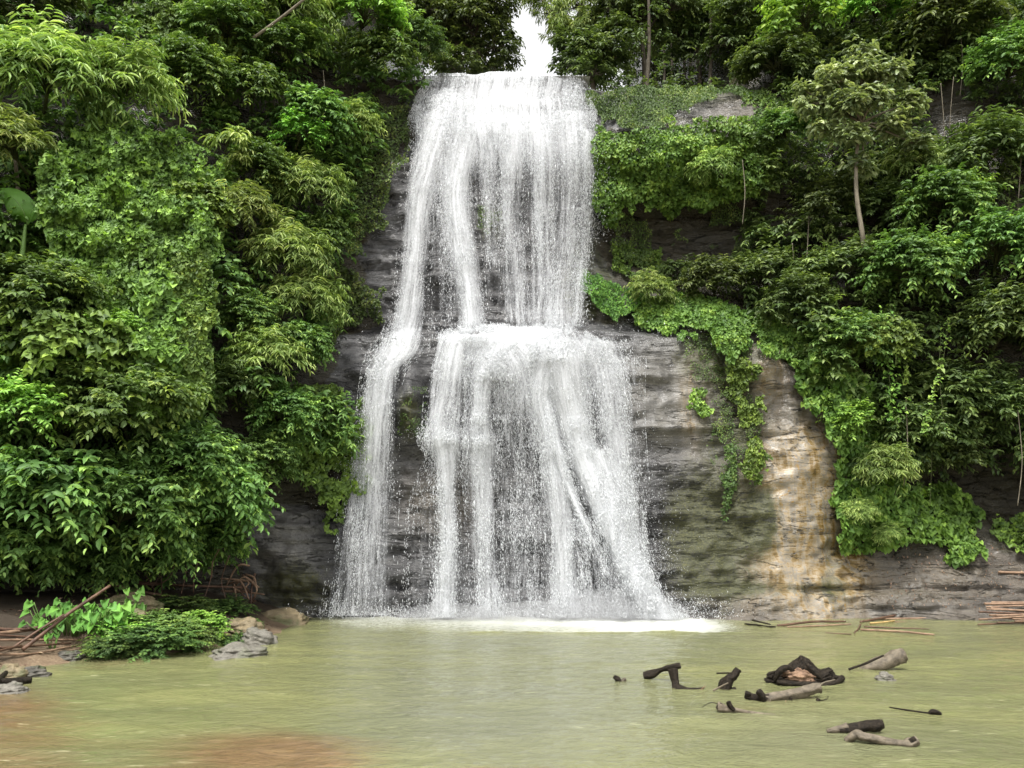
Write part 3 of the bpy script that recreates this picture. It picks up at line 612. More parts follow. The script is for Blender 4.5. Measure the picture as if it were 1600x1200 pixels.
# ------------------------------------------------------------------ leaves
def tmpl(kind):
    # rows: (u along, half width, w lift)
    if kind == 'diamond':
        V = [(0,0,0),(.42,-.5,.10),(.42,.5,.10),(1,0,-.16)]; F = [(0,1,3),(0,3,2)]; return np.array(V), F
    P = dict(oval=(.30,.42,.68,.40), heart=(.05,.5,.52,.40), lance=(.28,.42,.62,.40), obov=(.35,.30,.72,.5))[kind]
    y1, w1, y2, w2 = P; b0 = 0.12 if kind == 'heart' else 0
    V = [(b0,0,0),(y1,-w1,.09),(y1 + .05,0,0),(y1,w1,.09),(y2,-w2,.05),(y2,0,-.05),(y2,w2,.05),(1,0,-.20)]
    F = [(0,1,2),(0,2,3),(1,4,5,2),(2,5,6,3),(4,7,5),(5,7,6)]
    return np.array(V), F
def nz(v): return v / (np.linalg.norm(v, axis=-1)[..., None] + 1e-9)
class Leaves:
    def __init__(s): s.a = []
    def add(s, pos, dr, no, ln, wd, tint): s.a.append((pos, dr, no, np.broadcast_to(ln, (len(pos),)), np.broadcast_to(wd, (len(pos),)), np.clip(tint, 0, 1)))
    def data(s, kind):
        pos, dr, no, ln, wd, ti = [np.concatenate(x) for x in zip(*s.a)]
        dr = nz(dr); no = nz(no - dr * np.sum(no * dr, -1)[:, None]); sd = np.cross(dr, no)
        T, F = tmpl(kind); k = len(T); n = len(pos)
        V = pos[:, None, :] + dr[:, None, :] * (T[:, 0][None, :, None] * ln[:, None, None]) + sd[:, None, :] * (T[:, 1][None, :, None] * wd[:, None, None]) + no[:, None, :] * (T[:, 2][None, :, None] * ln[:, None, None])
        fl = np.array([i for f in F for i in f]); loops = (fl[None, :] + (np.arange(n) * k)[:, None]).ravel(); sizes = np.tile([len(f) for f in F], n)
        return V.reshape(-1, 3), loops, sizes, np.repeat(ti, k)
    def build(s, name, kind, mat, parent=None, origin=None):
        V, lo, sz, ti = s.data(kind)
        if origin is not None: V = V - np.asarray(origin)
        return np_obj(name, V, lo, sz, mat, parent, attrs=dict(tint=ti))
def shoots(L, P0, d, length, nl, ll, lw, grav=0.35, spread=0.9, r=rng, tip=0.35, base_t=0.15, normal=(0, -0.35, 1.0), jit=0.4, leafdown=0.3, tbias=0.0):
    """leafy shoots: P0, d arrays; nl leaves on each, in two rows"""
    n = len(P0); d = nz(d); length = np.broadcast_to(length, (n,))
    t = (np.arange(nl)[None, :] + r.uniform(0.2, 0.8, (n, nl))) / nl; t = base_t + t * (1 - base_t)
    g = np.array([0, 0, -1.0])
    pos = P0[:, None] + d[:, None] * (length[:, None] * t)[..., None] + g * (length[:, None] * t ** 2 * grav)[..., None]
    tg = nz(d[:, None] + g * (2 * t * grav)[..., None])
    up = np.array([0, 0, 1.0]); sd = nz(np.cross(tg, np.broadcast_to(up, tg.shape)) + 1e-4)
    sg = np.where((np.arange(nl) % 2) == 0, 1, -1)[None, :, None]
    ld = nz(tg * 0.65 + sd * sg * spread + g * leafdown + r.normal(0, 0.22, tg.shape))
    no = nz(np.array(normal) + r.normal(0, jit, tg.shape))
    sz = (0.75 + 0.5 * r.uniform(0, 1, (n, nl))) * np.where(t > 0.9, 0.8, 1)
    stint = r.normal(0, 0.13, (n, 1))
    tint = 0.38 + tbias + stint + tip * (t - 0.5) + r.normal(0, 0.12, (n, nl))
    L.add(pos.reshape(-1, 3), ld.reshape(-1, 3), no.reshape(-1, 3), (ll * sz).ravel(), (lw * sz).ravel(), tint.ravel())
def bush_leaves(R, ncl, nsh, nl, ll, lw, seed, squash=0.85, grav=0.35, front=True, normal=(0, -0.35, 1), spread=0.9, leafdown=0.3, shell=0.55, slen=0.55, center=None, jit=0.4, tbias=0.0, flat=1.0):
    r = np.random.default_rng(seed); L = Leaves(); stems = []
    c0 = np.array([0, -0.45 * R, 0.25 * R]) if center is None else np.array(center, float)
    cl = nz(r.normal(0, 1, (ncl, 3)))
    if front: cl[:, 1] = -np.abs(cl[:, 1]) * 0.9 + 0.15
    cl[:, 2] = np.where(cl[:, 2] < -0.35, -cl[:, 2] * 0.6, cl[:, 2]); cl = nz(cl)
    rad = R * r.uniform(shell - 0.2, shell + 0.15, ncl)
    for i in range(ncl):
        c = cl[i]; base = c0 + c * rad[i] * np.array([1, flat, squash])
        stems.append(base)
        P0 = base + r.normal(0, 0.10 * R, (nsh, 3))
        d = c * 0.8 + np.array([0, -0.1, 0.35]) + r.normal(0, 0.45, (nsh, 3))
        shoots(L, P0, d, R * slen * r.uniform(0.6, 1.1, nsh), nl, ll, lw, grav, spread, r, normal=normal, leafdown=leafdown, jit=jit, tbias=tbias + r.normal(0, 0.10))
    return L, c0, stems
def stems_mesh(c0, stems, R, r0=0.035, root=(0, 0.1, -0.1), n=5):
    T = Tubes(); root = np.array(root, float); mid = c0 * 0.55 + root * 0.45
    T.tube([root, mid, c0], [r0 * 1.2, r0, r0 * 0.6], n, sub=2)
    for k, s in enumerate(stems):
        m = (c0 + s) / 2 + np.array([0, 0, 0.05 * R]); T.tube([c0 if k % 2 else mid, m, s], [r0 * 0.5, r0 * 0.35, r0 * 0.15], 4)
    return T
PROTO = {}
def proto(key, leafkind, mat, stemmat='stem', r0=0.03, **k):
    L, c0, st = bush_leaves(**k)
    V, lo, sz, ti = L.data(leafkind)
    me = np_mesh(key + '_foliage', V, lo, sz, M[mat], attrs=dict(tint=ti))
    T = stems_mesh(c0, st, k['R'], r0); so = T.build('tmp', M[stemmat]); sm = so.data; bpy.data.objects.remove(so)
    PROTO[key] = (me, sm)
# R is the radius in metres
for v in range(3):
    proto(f'broad{v}', 'oval', 'shrub', R=1.0, ncl=46, nsh=11, nl=11, ll=0.118, lw=0.054, seed=10 + v)
    proto(f'large{v}', 'oval', 'shrub', R=1.0, ncl=34, nsh=10, nl=9, ll=0.158, lw=0.070, seed=20 + v, grav=0.5)
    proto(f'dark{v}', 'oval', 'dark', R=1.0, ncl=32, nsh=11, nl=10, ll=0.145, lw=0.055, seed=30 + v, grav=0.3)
    proto(f'vinebush{v}', 'heart', 'vine', R=1.0, ncl=34, nsh=10, nl=9, ll=0.125, lw=0.115, seed=40 + v, grav=0.6, normal=(0, -0.8, 0.9), slen=0.45)
    proto(f'bamboo{v}', 'lance', 'bamboo', R=1.0, ncl=30, nsh=10, nl=9, ll=0.23, lw=0.038, seed=50 + v, grav=0.45, leafdown=0.45, spread=0.9, slen=0.6, jit=0.55, tbias=0.12)
    proto(f'young{v}', 'oval', 'young', R=1.0, ncl=28, nsh=10, nl=9, ll=0.14, lw=0.068, seed=60 + v, grav=0.3)
    proto(f'fern{v}', 'diamond', 'fern', R=1.0, ncl=30, nsh=10, nl=16, ll=0.10, lw=0.045, seed=70 + v, grav=0.5, slen=0.6)
proto('palm0', 'lance', 'bamboo', R=1.0, ncl=9, nsh=9, nl=3, ll=0.42, lw=0.10, seed=81, grav=0.6, leafdown=0.5, slen=0.35, tbias=0.2)
def plant(key, name, px, py, rpx, label, cat, group=None, off=0.2, var=None, sx=1.0, sz=1.0, rot=None, p=None, kids=True):
    """a plant growing out of the cliff at the photo's px, py, with a crown rpx photo-pixels in radius"""
    if p is None: p = onv(px, py, off)
    R = rpx * float(p[1]) / FPX
    k = PROTO[f'{key}{(hash((px * 7 + py * 13)) % 3) if var is None else var}' if f'{key}1' in PROTO else key + '0']
    p = np.array(p) - np.array([0, -0.25 * R, 0.25 * R])
    o = empty(name, p, label, cat, group)
    o.rotation_euler.z = rot if rot is not None else float(np.clip(random.gauss(0, 0.35), -0.8, 0.8)) + float(np.clip(-p[0] * 0.035, -0.5, 0.5)); o.scale = (R * sx, R, R * sz)
    link(bpy.data.objects.new('foliage', k[0]), o)
    if kids: link(bpy.data.objects.new('stem', k[1]), o)
    return o

def scatter_poly(poly, n, r, gap=0.0, gs=0.05, seed=0):
    poly = [(float(a), float(b)) for a, b in poly]; P = np.array(poly); lo, hi = P.min(0), P.max(0)
    px = r.uniform(lo[0], hi[0], n * 3); py = r.uniform(lo[1], hi[1], n * 3)
    w = 22; jx = (fbm(px * 0.04, py * 0.04, 0, seed + 3, 3) - 0.5) * 2 * w; jy = (fbm(px * 0.04, py * 0.04, 9, seed + 5, 3) - 0.5) * 2 * w
    k = inpoly(px + jx, py + jy, poly)
    if gap: k &= fbm(px * gs, py * gs, 0, seed + 7, 3) > gap
    px, py = px[k], py[k]
    m = int(n * len(px) / max(1, n * 3)) + 1
    return px, py
def mat_leaves(poly, n, ll, asp, seed, thick=0.45, gap=0.0, bulge=0.5, off=0.05, nup=0.8, L=None, gs=0.05, jit=0.35, tbias=0.0):
    """leaves of a climber spread over the cliff inside a photo polygon"""
    r = np.random.default_rng(seed); L = L or Leaves()
    px, py = scatter_poly(poly, n, r, gap, gs, seed); m = len(px)
    if m > n: px, py = px[:n], py[:n]; m = n
    bl = fbm(px * 0.022, py * 0.022, 0, seed + 11, 3); b2 = fbm(px * 0.07, py * 0.07, 0, seed + 13, 2)
    lump = np.clip((bl - 0.3) * 1.8, 0, 1) * bulge + (b2 - 0.5) * 0.35 * bulge
    o = off + lump + thick * r.uniform(0, 1, m) ** 0.6 * 0.6
    P0 = on(px, py, 0.0); N = nrm(P0[:, 0], P0[:, 2]); P = on(px, py, o + np.maximum(0, rock_out(P0)) * 0.9)
    # slope of the lumps turns the leaves
    e = 6; gxl = (fbm((px + e) * 0.07, py * 0.07, 0, seed + 13, 2) - b2) * 2.2; gyl = (fbm(px * 0.07, (py - e) * 0.07, 0, seed + 13, 2) - b2) * 2.2
    no = N * 0.75 + np.array([0, 0, nup]) + np.stack([-gxl, 0 * gxl, -gyl], -1) + r.normal(0, jit, (m, 3))
    dr = np.array([0, -0.35, -0.9]) + r.normal(0, 0.5, (m, 3))
    s = r.uniform(0.65, 1.25, m); ti = 0.42 + tbias + (b2 - 0.5) * 0.7 + r.normal(0, 0.16, m)
    L.add(P, dr, no, ll * s, ll * asp * s, ti); return L, P
def vine_mat(name, label, cat, poly, n, ll, asp, seed, mat, kind='heart', group=None, stuff=False, **k):
    L, P = mat_leaves(poly, n, ll, asp, seed, **k)
    c = P.mean(0); c = np.array([c[0], c[1], P[:, 2].min()])
    o = L.build(name, kind, M[mat], None, c); o.location = [float(v) for v in c]
    if name in ('moss_tuft', 'hanging_moss'): tag(o, label, cat, kind='stuff')
    else: tag(o, label, cat, group)
    return o
HOLLOWS = [(370,640,40,45),(1575,770,70,60),(300,25,55,25),(20,395,45,25),(1290,390,50,30),(1490,560,50,40),(430,770,50,30),(1480,180,40,60),(500,130,40,40),(1230,330,40,40),(140,700,50,20)]
def clumps(L, poly, n, seed, R=0.5, nsh=9, nl=8, ll=0.17, lw=0.07, off=(0.2, 0.9), gap=0.0, tb=0.0, gs=0.03, **k):
    r = np.random.default_rng(seed); px, py = scatter_poly(poly, n, r, gap, gs, seed); px, py = px[:n], py[:n]
    hol = np.zeros(len(px))
    for hx, hy, ha, hb in HOLLOWS: hol = np.maximum(hol, blob(px, py, hx, hy, ha, hb, 4))
    px, py = px[hol < 0.5], py[hol < 0.5]
    o = r.uniform(off[0], off[1], len(px)) + np.clip((fbm(px * 0.015, py * 0.015, 0, seed, 2) - 0.35), 0, 1) * 1.5
    P = on(px, py, o)
    for i in range(len(P)):
        c = np.array([0, -0.5, 0.3])
        shoots(L, P[i] + r.normal(0, 0.12, (nsh, 3)), c + r.normal(0, 0.6, (nsh, 3)), R * r.uniform(0.5, 1.2, nsh), nl, ll, lw, r=r, tbias=tb + r.normal(0, 0.13), **k)
    return L

# ---- undergrowth: the mass of foliage nobody could count
ug_left = [(-150,-60),(650,-60),(655,110),(600,200),(560,330),(530,390),(560,430),(520,500),(500,600),(560,650),(530,720),(400,800),(360,880),(150,900),(-150,900)]
L = Leaves(); clumps(L, ug_left, 720, 201, off=(0.0, 0.5)); clumps(L, ug_left, 300, 203, ll=0.22, lw=0.1, off=(0.2, 0.8), R=0.6)
o = L.build('undergrowth', 'oval', M['shrub']); tag(o, 'mass of mixed green undergrowth filling the slope left of the falls', 'undergrowth', kind='stuff')
ug_right = [(1190,-60),(1750,-60),(1750,850),(1560,830),(1530,720),(1330,740),(1300,600),(1230,500),(1130,450),(1180,330),(1200,180),(1210,100)]
L = Leaves(); clumps(L, ug_right, 800, 205, off=(-0.1, 0.5), tb=-0.05); clumps(L, ug_right, 260, 207, ll=0.2, lw=0.09, off=(0.2, 0.7), R=0.6, tb=0.1)
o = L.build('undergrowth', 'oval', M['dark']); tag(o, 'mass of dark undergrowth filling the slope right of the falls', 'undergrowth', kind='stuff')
exec_plants = True
# ------------------------------------------------------------------ climbers on the rock
VM = [
 # name, label, poly, n, leaf, aspect, seed, mat, opts
 ('vine_curtain', 'dense bright heart-leaved vine curtain hanging under the strata ledge right of the falls top', [(932,205),(1060,188),(1180,180),(1215,215),(1190,290),(1130,310),(1060,330),(990,325),(960,355),(925,330)], 9000, 0.125, 0.95, 301, 'vine_bright', dict(bulge=0.7, thick=0.5, nup=0.9)),
 ('creeping_vine', 'bright green creeper draped over the rock shelf beside the foot of the upper falls', [(990,470),(1060,455),(1110,470),(1180,475),(1270,520),(1290,560),(1230,560),(1170,530),(1150,570),(1120,545),(1100,515),(1000,515)], 5200, 0.12, 0.95, 303, 'vine_bright', dict(bulge=0.5, thick=0.35)),
 ('creeping_vine', 'low mossy creeper tuft touching the right edge of the upper falls', [(905,420),(960,440),(1000,445),(1010,480),(960,500),(930,480),(905,450)], 2600, 0.075, 0.7, 305, 'vine_bright', dict(bulge=0.4, thick=0.3, tbias=-0.1)),
 ('creeping_vine', 'narrow tongue of creeper hanging down the centre of the right rock face', [(1120,550),(1170,560),(1200,640),(1180,660),(1205,720),(1190,755),(1150,745),(1165,680),(1130,610)], 1700, 0.095, 0.95, 307, 'vine', dict(bulge=0.3, thick=0.25, gap=0.45, gs=0.04)),
 ('creeping_vine', 'small isolated leafy patch on pale rock above the green moss stain', [(1070,605),(1100,605),(1120,640),(1105,650),(1080,635)], 330, 0.09, 0.95, 309, 'vine', dict(bulge=0.2, thick=0.2)),
 ('creeping_vine', 'dark thin creeper trailing from the middle of the right rock face toward the moss', [(1128,690),(1150,690),(1148,760),(1140,815),(1128,810),(1132,760)], 420, 0.08, 0.9, 311, 'creeper', dict(bulge=0.15, thick=0.2)),
 ('vine_curtain', 'broad bright climber spilling down the right edge of the ochre rock', [(1230,560),(1300,540),(1360,600),(1400,700),(1440,800),(1400,860),(1320,862),(1300,800),(1310,720),(1290,650),(1250,620)], 5200, 0.145, 0.95, 313, 'vine_bright', dict(bulge=0.8, thick=0.5)),
 ('vine_curtain', 'deep green climber with large round leaves low beside the shadowed bank', [(1420,770),(1500,750),(1530,800),(1540,860),(1510,880),(1460,850),(1410,840)], 1500, 0.16, 0.95, 315, 'vine', dict(bulge=0.5, thick=0.4)),
 ('vine_curtain', 'sparse climber over the dark slope at the far right by the bank', [(1545,800),(1610,800),(1660,860),(1600,865),(1560,840)], 420, 0.13, 0.95, 317, 'vine', dict(bulge=0.3, thick=0.3)),
 ('creeper_sheet', 'dense small-leaved dark creeper sheet clinging to rock left of the upper falls', [(560,160),(640,150),(640,200),(618,290),(600,340),(575,385),(535,400),(520,330),(530,230)], 6000, 0.075, 0.85, 319, 'creeper', dict(bulge=0.35, thick=0.3)),
 ('creeper_sheet', 'small-leaved creeper bulging over the dark ledge left of the middle falls', [(500,400),(560,420),(605,470),(600,500),(540,505),(505,560),(480,540)], 3200, 0.085, 0.85, 321, 'creeper', dict(bulge=0.4, thick=0.3)),
 ('vine_curtain', 'creeper with heart leaves hanging beside the lower falls on its left', [(450,600),(520,600),(580,640),(585,700),(565,770),(540,780),(535,830),(505,830),(500,760),(450,720)], 3400, 0.12, 0.95, 323, 'vine', dict(bulge=0.5, thick=0.35, gap=0.30)),
 ('vine_column', 'tall yellow-green vine column running down the middle of the left slope', [(270,400),(335,390),(340,470),(330,560),(328,640),(290,650),(285,560),(280,480)], 3600, 0.10, 0.95, 325, 'vine_bright', dict(bulge=0.3, thick=0.35, off=1.9)),
 ('vine_blanket', 'wide blanket of mid green heart leaves over the upper left slope', [(60,240),(170,180),(270,200),(350,260),(350,400),(270,420),(200,420),(150,470),(80,420),(60,330)], 8500, 0.115, 0.95, 327, 'vine', dict(bulge=1.0, thick=0.5, off=1.35, gap=0.25)),
 ('vine_blanket', 'blanket of large round blue-green leaves left of the yellow-green vine column', [(150,430),(280,420),(290,560),(295,660),(220,680),(160,560)], 4200, 0.145, 1.0, 329, 'vine', dict(bulge=0.8, thick=0.5, off=1.5)),
 ('vine_blanket', 'heart-leaved vines draping the dark recess at the top left of the frame', [(180,0),(330,0),(400,60),(330,110),(260,70),(190,60)], 2600, 0.125, 0.95, 331, 'vine', dict(bulge=0.6, thick=0.6, off=0.5, gap=0.35)),
 ('vine_blanket', 'dim vine blanket at the left edge beneath the banana leaf', [(-60,350),(90,350),(140,430),(60,420),(-60,470)], 1600, 0.12, 0.95, 333, 'vine', dict(bulge=0.4, thick=0.6, off=0.2, tbias=-0.15)),
 ('vine_curtain', 'thin green creeper patch under the overhang right of the upper falls', [(945,375),(1030,380),(1035,430),(990,440),(950,420)], 900, 0.11, 0.95, 335, 'vine', dict(bulge=0.3, thick=0.3, gap=0.35)),
 ('rim_bush', 'low shrubbery on the rim directly right of the falls crest', [(915,138),(1000,132),(1080,134),(1195,134),(1190,150),(1110,152),(1060,172),(1030,198),(935,198)], 10000, 0.085, 0.6, 337, 'creeper', dict(bulge=0.6, thick=0.4)),
 ('moss_tuft', 'soft green moss tuft behind the thin water between two upper streams', [(745,320),(775,320),(785,350),(760,365),(742,350)], 500, 0.05, 0.6, 339, 'vine', dict(bulge=0.15, thick=0.12)),
]
VM += [
 ('hanging_moss', 'mossy tufts hanging in the dark recess left of centre under the vine curtain', [(945,330),(1060,335),(1075,380),(1060,440),(1000,420),(950,400)], 2600, 0.07, 0.5, 343, 'creeper', dict(bulge=0.3, thick=0.4, gap=0.48, gs=0.03)),
 ('hanging_moss', 'mossy tufts hanging in the dark recess nearest the forest under the vine curtain', [(1070,320),(1190,300),(1190,430),(1080,440)], 3000, 0.07, 0.5, 345, 'creeper', dict(bulge=0.3, thick=0.4, gap=0.45, gs=0.03)),
 ('vine_blanket', 'small-leaved vines on the steep ground above the right slope at the rim end', [(1160,140),(1240,150),(1250,260),(1200,300),(1180,230)], 1800, 0.11, 0.95, 341, 'vine_bright', dict(bulge=0.5, thick=0.4, tbias=-0.1)),
]
for nm, lab, poly, n, ll, asp, seed, mt, kw in VM:
    vine_mat(nm, lab, 'moss' if nm in ('moss_tuft', 'hanging_moss') else ('shrub' if nm == 'rim_bush' else 'vine'), poly, n, ll, asp, seed, mt, kind='heart' if nm not in ('rim_bush', 'moss_tuft', 'hanging_moss') else 'diamond', **kw)
# moss growing on the stained rock
L = Leaves()
for poly, n in (([(1070,515),(1140,515),(1160,600),(1190,680),(1140,760),(1100,700),(1120,620),(1060,560)], 3500), ([(620,600),(665,600),(668,690),(655,700),(630,680)], 700), ([(1090,520),(1230,540),(1230,570),(1100,560)], 1200)):
    mat_leaves(poly, n, 0.045, 0.6, 351 + n, thick=0.08, bulge=0.08, off=0.0, L=L, gap=0.42)
o = L.build('moss', 'diamond', M['creeper']); tag(o, 'olive moss clinging to the wet rock faces', 'moss', kind='stuff')

# ------------------------------------------------------------------ shrubs and bamboo that stand out from the mass
PL = [
 # left side, lower bank: big bushes
 ('broad','shrub',60,480,95,'broad bush at the left edge below the banana leaf',1.0),
 ('young','shrub',25,650,70,'yellow-green bush cut by the left edge at mid height',1.3),
 ('vinebush','vine_bush',110,560,100,'vine-covered bush right of the yellow-green edge bush',1.1),
 ('broad','shrub',190,650,105,'rounded bush under the large round vine leaves on the left',1.4),
 ('young','shrub',185,540,60,'lime-tipped bush poking from vines at left centre',1.5),
 ('large','shrub',70,790,110,'large-leaved bush over the bank in the lower left corner',1.7),
 ('broad','shrub',170,800,100,'dense bush overhanging the bank above the sandy boulder',1.8),
 ('large','shrub',325,780,80,'large-leaved bush overhanging the bank nearest the dark rock face',1.5),
 ('broad','shrub',255,730,85,'bush with layered branches between two bank overhangs',1.5),
 ('large','shrub',330,720,55,'hanging pinnate shrub right above the nearest bank overhang',1.3),
 ('broad','shrub',20,850,90,'shaded bush at the bottom of the left edge slope',1.2),
 ('broad','shrub',240,850,70,'lowest bush drooping over the stick pile',1.2),
 ('broad','shrub',355,850,45,'small leafy bush hanging lowest beside the wet dark rock',1.1),
 ('broad','shrub',120,880,70,'dim low bush behind the leafy riverside plant',0.8),
 # left side, upper
 ('bamboo','bamboo',60,130,105,'arching pale bamboo at the upper left edge',1.6),
 ('bamboo','bamboo',180,140,85,'pale drooping bamboo spray left of the vine blanket',1.9),
 ('bamboo','bamboo',30,240,75,'bamboo spray above the banana leaf',1.6),
 ('dark','shrub',60,30,90,'dark olive bush in the top left corner',0.8),
 ('broad','shrub',350,60,75,'bush beneath the leaning bamboo cane at top left',0.9),
 ('broad','shrub',300,130,70,'bush between pale bamboo and leaning cane',0.9),
 ('bamboo','bamboo',440,20,80,'bamboo foliage behind the leaning cane at the top',0.9),
 ('large','shrub',390,150,60,'broad pale-leaved shrub on upper left slope under the cane',1.0),
 ('palm','palm_shrub',350,225,40,'pale fan-leaved palm shrub in the middle of the upper left slope',1.5),
 ('palm','palm_shrub',375,255,30,'second smaller fan-leaved shrub just below the first',1.4),
 ('young','shrub',560,35,75,'bright leafy sapling with orange shoots near the top of the falls',1.0),
 ('large','shrub',590,100,60,'leafy shrub just above the left shoulder of the falls',0.7),
 ('broad','shrub',450,90,70,'dark green bush left of the bright sapling',0.8),
 ('fern','fern',640,70,50,'feathery fern fronds at the left lip of the falls',0.6),
 ('large','shrub',480,190,60,'pale large-leaved bush halfway between vine blanket and upper falls',1.2),
 ('young','shrub',460,215,45,'lime broad-leaved shrub topping the left slope bushes',1.4),
 ('bamboo','bamboo',555,200,45,'tufted bamboo above the small-leaved creeper sheet',0.8),
 ('bamboo','bamboo',490,300,60,'bamboo bush next to the creeper sheet',1.1),
 ('bamboo','bamboo',380,340,60,'bamboo bush right of the vine blanket',1.1),
 ('bamboo','bamboo',450,400,65,'bamboo bush at mid height left of the falls',1.2),
 ('bamboo','bamboo',470,470,60,'bamboo bush beside the dark ledge creeper',1.1),
 ('broad','shrub',400,270,55,'bush between fan palms and bamboo on the left slope',0.9),
 ('large','shrub',510,370,40,'wide-leaved shrub tucked against the creeper sheet foot',0.9),
 ('broad','shrub',395,500,50,'bush right of the yellow-green vine column',1.1),
 ('bamboo','bamboo',420,560,60,'green bamboo bush left of the rock ledge',1.2),
 ('large','shrub',460,540,45,'shrub with a few broad pale leaves left of the lower ledge',1.2),
 ('dark','shrub',370,620,60,'shadowed bush in the hollow right of the vine column',0.5),
 ('broad','shrub',440,650,55,'bush left of the hanging heart-leaf creeper',0.9),
 ('broad','shrub',410,720,50,'bush low on the left above the dark rock recess',0.9),
 ('large','shrub',395,760,40,'drooping leafy shrub tips above the wet dark wall',0.9),
 ('vinebush','vine_bush',300,330,60,'vine-wrapped bush at the right part of the blanket',1.2),
 # right side
 ('bamboo','bamboo',1010,455,36,'yellowish bamboo tuft beside the mossy creeper',0.7),
 ('bamboo','bamboo',1130,260,40,'small bamboo tuft hanging from the vine curtain',0.9),
 ('dark','shrub',1120,450,55,'brownish narrow-leaved bush behind the shelf creeper',0.5),
 ('dark','shrub',1200,440,60,'dark bush behind the right end of the shelf creeper',0.6),
 ('young','shrub',1270,40,75,'glowing lime bush at the top right',0.9),
 ('young','shrub',1370,20,60,'lime crowned bush at the very top above the pale tree',0.8),
 ('broad','shrub',1230,210,45,'light green bush beside the rim left of the pale tree',0.8),
 ('dark','shrub',1230,110,70,'dark bush at the rim below the glowing lime bush',0.6),
 ('dark','shrub',1290,330,60,'small bushy sapling at the left foot of the pale tree',0.9),
 ('bamboo','bamboo',1430,260,50,'drooping bamboo tuft right of the pale tree',1.0),
 ('dark','shrub',1480,60,90,'dark leafy bush at the top right slope',0.7),
 ('broad','shrub',1575,110,75,'bush cut by the right edge near the top',1.0),
 ('dark','shrub',1540,260,80,'dark layered bush at the right edge upper slope',0.8),
 ('broad','shrub',1480,330,75,'bush with light leaf tips on the upper right slope',1.0),
 ('dark','shrub',1400,330,60,'dim bush right of the pale tree trunk',0.5),
 ('broad','shrub',1560,400,80,'spreading bush at the right edge mid slope',1.0),
 ('broad','shrub',1440,430,80,'brightest layered bush in the middle of the right slope',1.2),
 ('dark','shrub',1330,430,65,'dark narrow-leaved bush at the foot of the pale tree trunk',0.8),
 ('dark','shrub',1260,480,60,'dark bush over the shelf above the ochre rock',0.6),
 ('broad','shrub',1340,540,65,'green bush above the climber beside the ochre rock',0.9),
 ('vinebush','vine_bush',1390,540,55,'bush wrapped with round vine leaves above the hanging strands',1.2),
 ('dark','shrub',1560,520,80,'dark drooping bush at the right edge below mid slope',0.7),
 ('dark','shrub',1500,620,80,'dim narrow-leaved bush behind the thin hanging vine',0.6),
 ('dark','shrub',1570,650,70,'dark drooping bush above the black hollow on the far right',0.7),
 ('dark','shrub',1430,680,60,'shaded bush between the bright climber and the dark hollow',0.7),
 ('bamboo','bamboo',1375,730,45,'spiky bamboo tuft in the bright climber',1.0),
 ('bamboo','bamboo',1345,800,26,'small spiky tuft low in the bright climber by ochre rock',0.9),
 ('bamboo','bamboo',1400,835,24,'small spiky tuft at the bottom right end of the climber',0.9),
 ('young','shrub',1350,660,45,'light green bush in the climber beside the ochre rock edge',0.9),
 ('dark','shrub',1480,720,55,'low shaded bush over round-leaved climber on the right',0.6),
 ('fern','fern',1060,430,32,'small ferns hanging below the dark overhang',0.4),
]
for key, nm, px, py, rp, lab, off in PL:
    cat = {'shrub': 'shrub', 'bamboo': 'bamboo', 'fern': 'fern', 'vine_bush': 'bush', 'palm_shrub': 'palm'}[nm]
    plant(key, nm, px, py, rp, lab, cat, off=off)

# ------------------------------------------------------------------ trees
def tree(name, base, trunk_pts, r0, crowns, label, cat='tree', leaf='oval', mat='dark', ll=0.2, lw=0.085, seed=0, nsh=9, nl=8, dens=1.0, grav=0.35, bark='bark', leafdown=0.3, normal=(0, -0.35, 1), ang=0, spread=0.9, tb=0.0, whorl=False, group=None):
    r = np.random.default_rng(seed); base = np.array(base, float)
    o = empty(name, base, label, cat, group)
    T = Tubes(); tp = [np.array(p, float) - base for p in trunk_pts]; n = len(tp)
    T.tube(tp, np.linspace(r0, r0 * 0.45, n), 8, rough=0.12, seed=seed, sub=4)
    L = Leaves()
    for (c, R) in crowns:
        c = np.array(c, float) - base; ncl = int(16 * R * R * dens) + 5
        a = tp[-1] if n < 3 else tp[-1] * 0.6 + tp[-2] * 0.4
        T.tube([a, (a + c) / 2 + np.array([0, 0, 0.15 * R]), c], [r0 * 0.5, r0 * 0.35, r0 * 0.2], 6, sub=2)
        for i in range(ncl):
            d = nz(r.normal(0, 1, 3)); d[2] = d[2] if d[2] > -0.5 else -d[2]; q = c + d * R * r.uniform(0.35, 0.85) * np.array([1, 1, 0.8])
            T.tube([c, (c + q) / 2 + r.normal(0, 0.06, 3), q], [r0 * 0.2, r0 * 0.14, r0 * 0.06], 4)
            P0 = q + r.normal(0, 0.12, (nsh, 3)); dd = d * 0.7 + np.array([0, 0, 0.3]) + r.normal(0, 0.5, (nsh, 3))
            if whorl: shoots(L, P0, dd, 0.16 * np.ones(nsh), nl, ll, lw, grav, 1.3, r, leafdown=leafdown, base_t=0.6, jit=0.5, tbias=tb + r.normal(0, .1))
            else: shoots(L, P0, dd, 0.55 * r.uniform(0.6, 1.1, nsh), nl, ll, lw, grav, spread, r, normal=normal, leafdown=leafdown, tbias=tb + r.normal(0, .1))
    T.build('trunk', M[bark], o); L.build('crown', leaf, M[mat], o)
    return o
def up(px, py, Y): return at(np.array(float(px)), np.array(float(py)), Y)
b0 = onv(1350, 440, 0.6)
def tr(px, py, off=1.4): return onv(px, py, off)
Yt = float(b0[1]) - 0.8
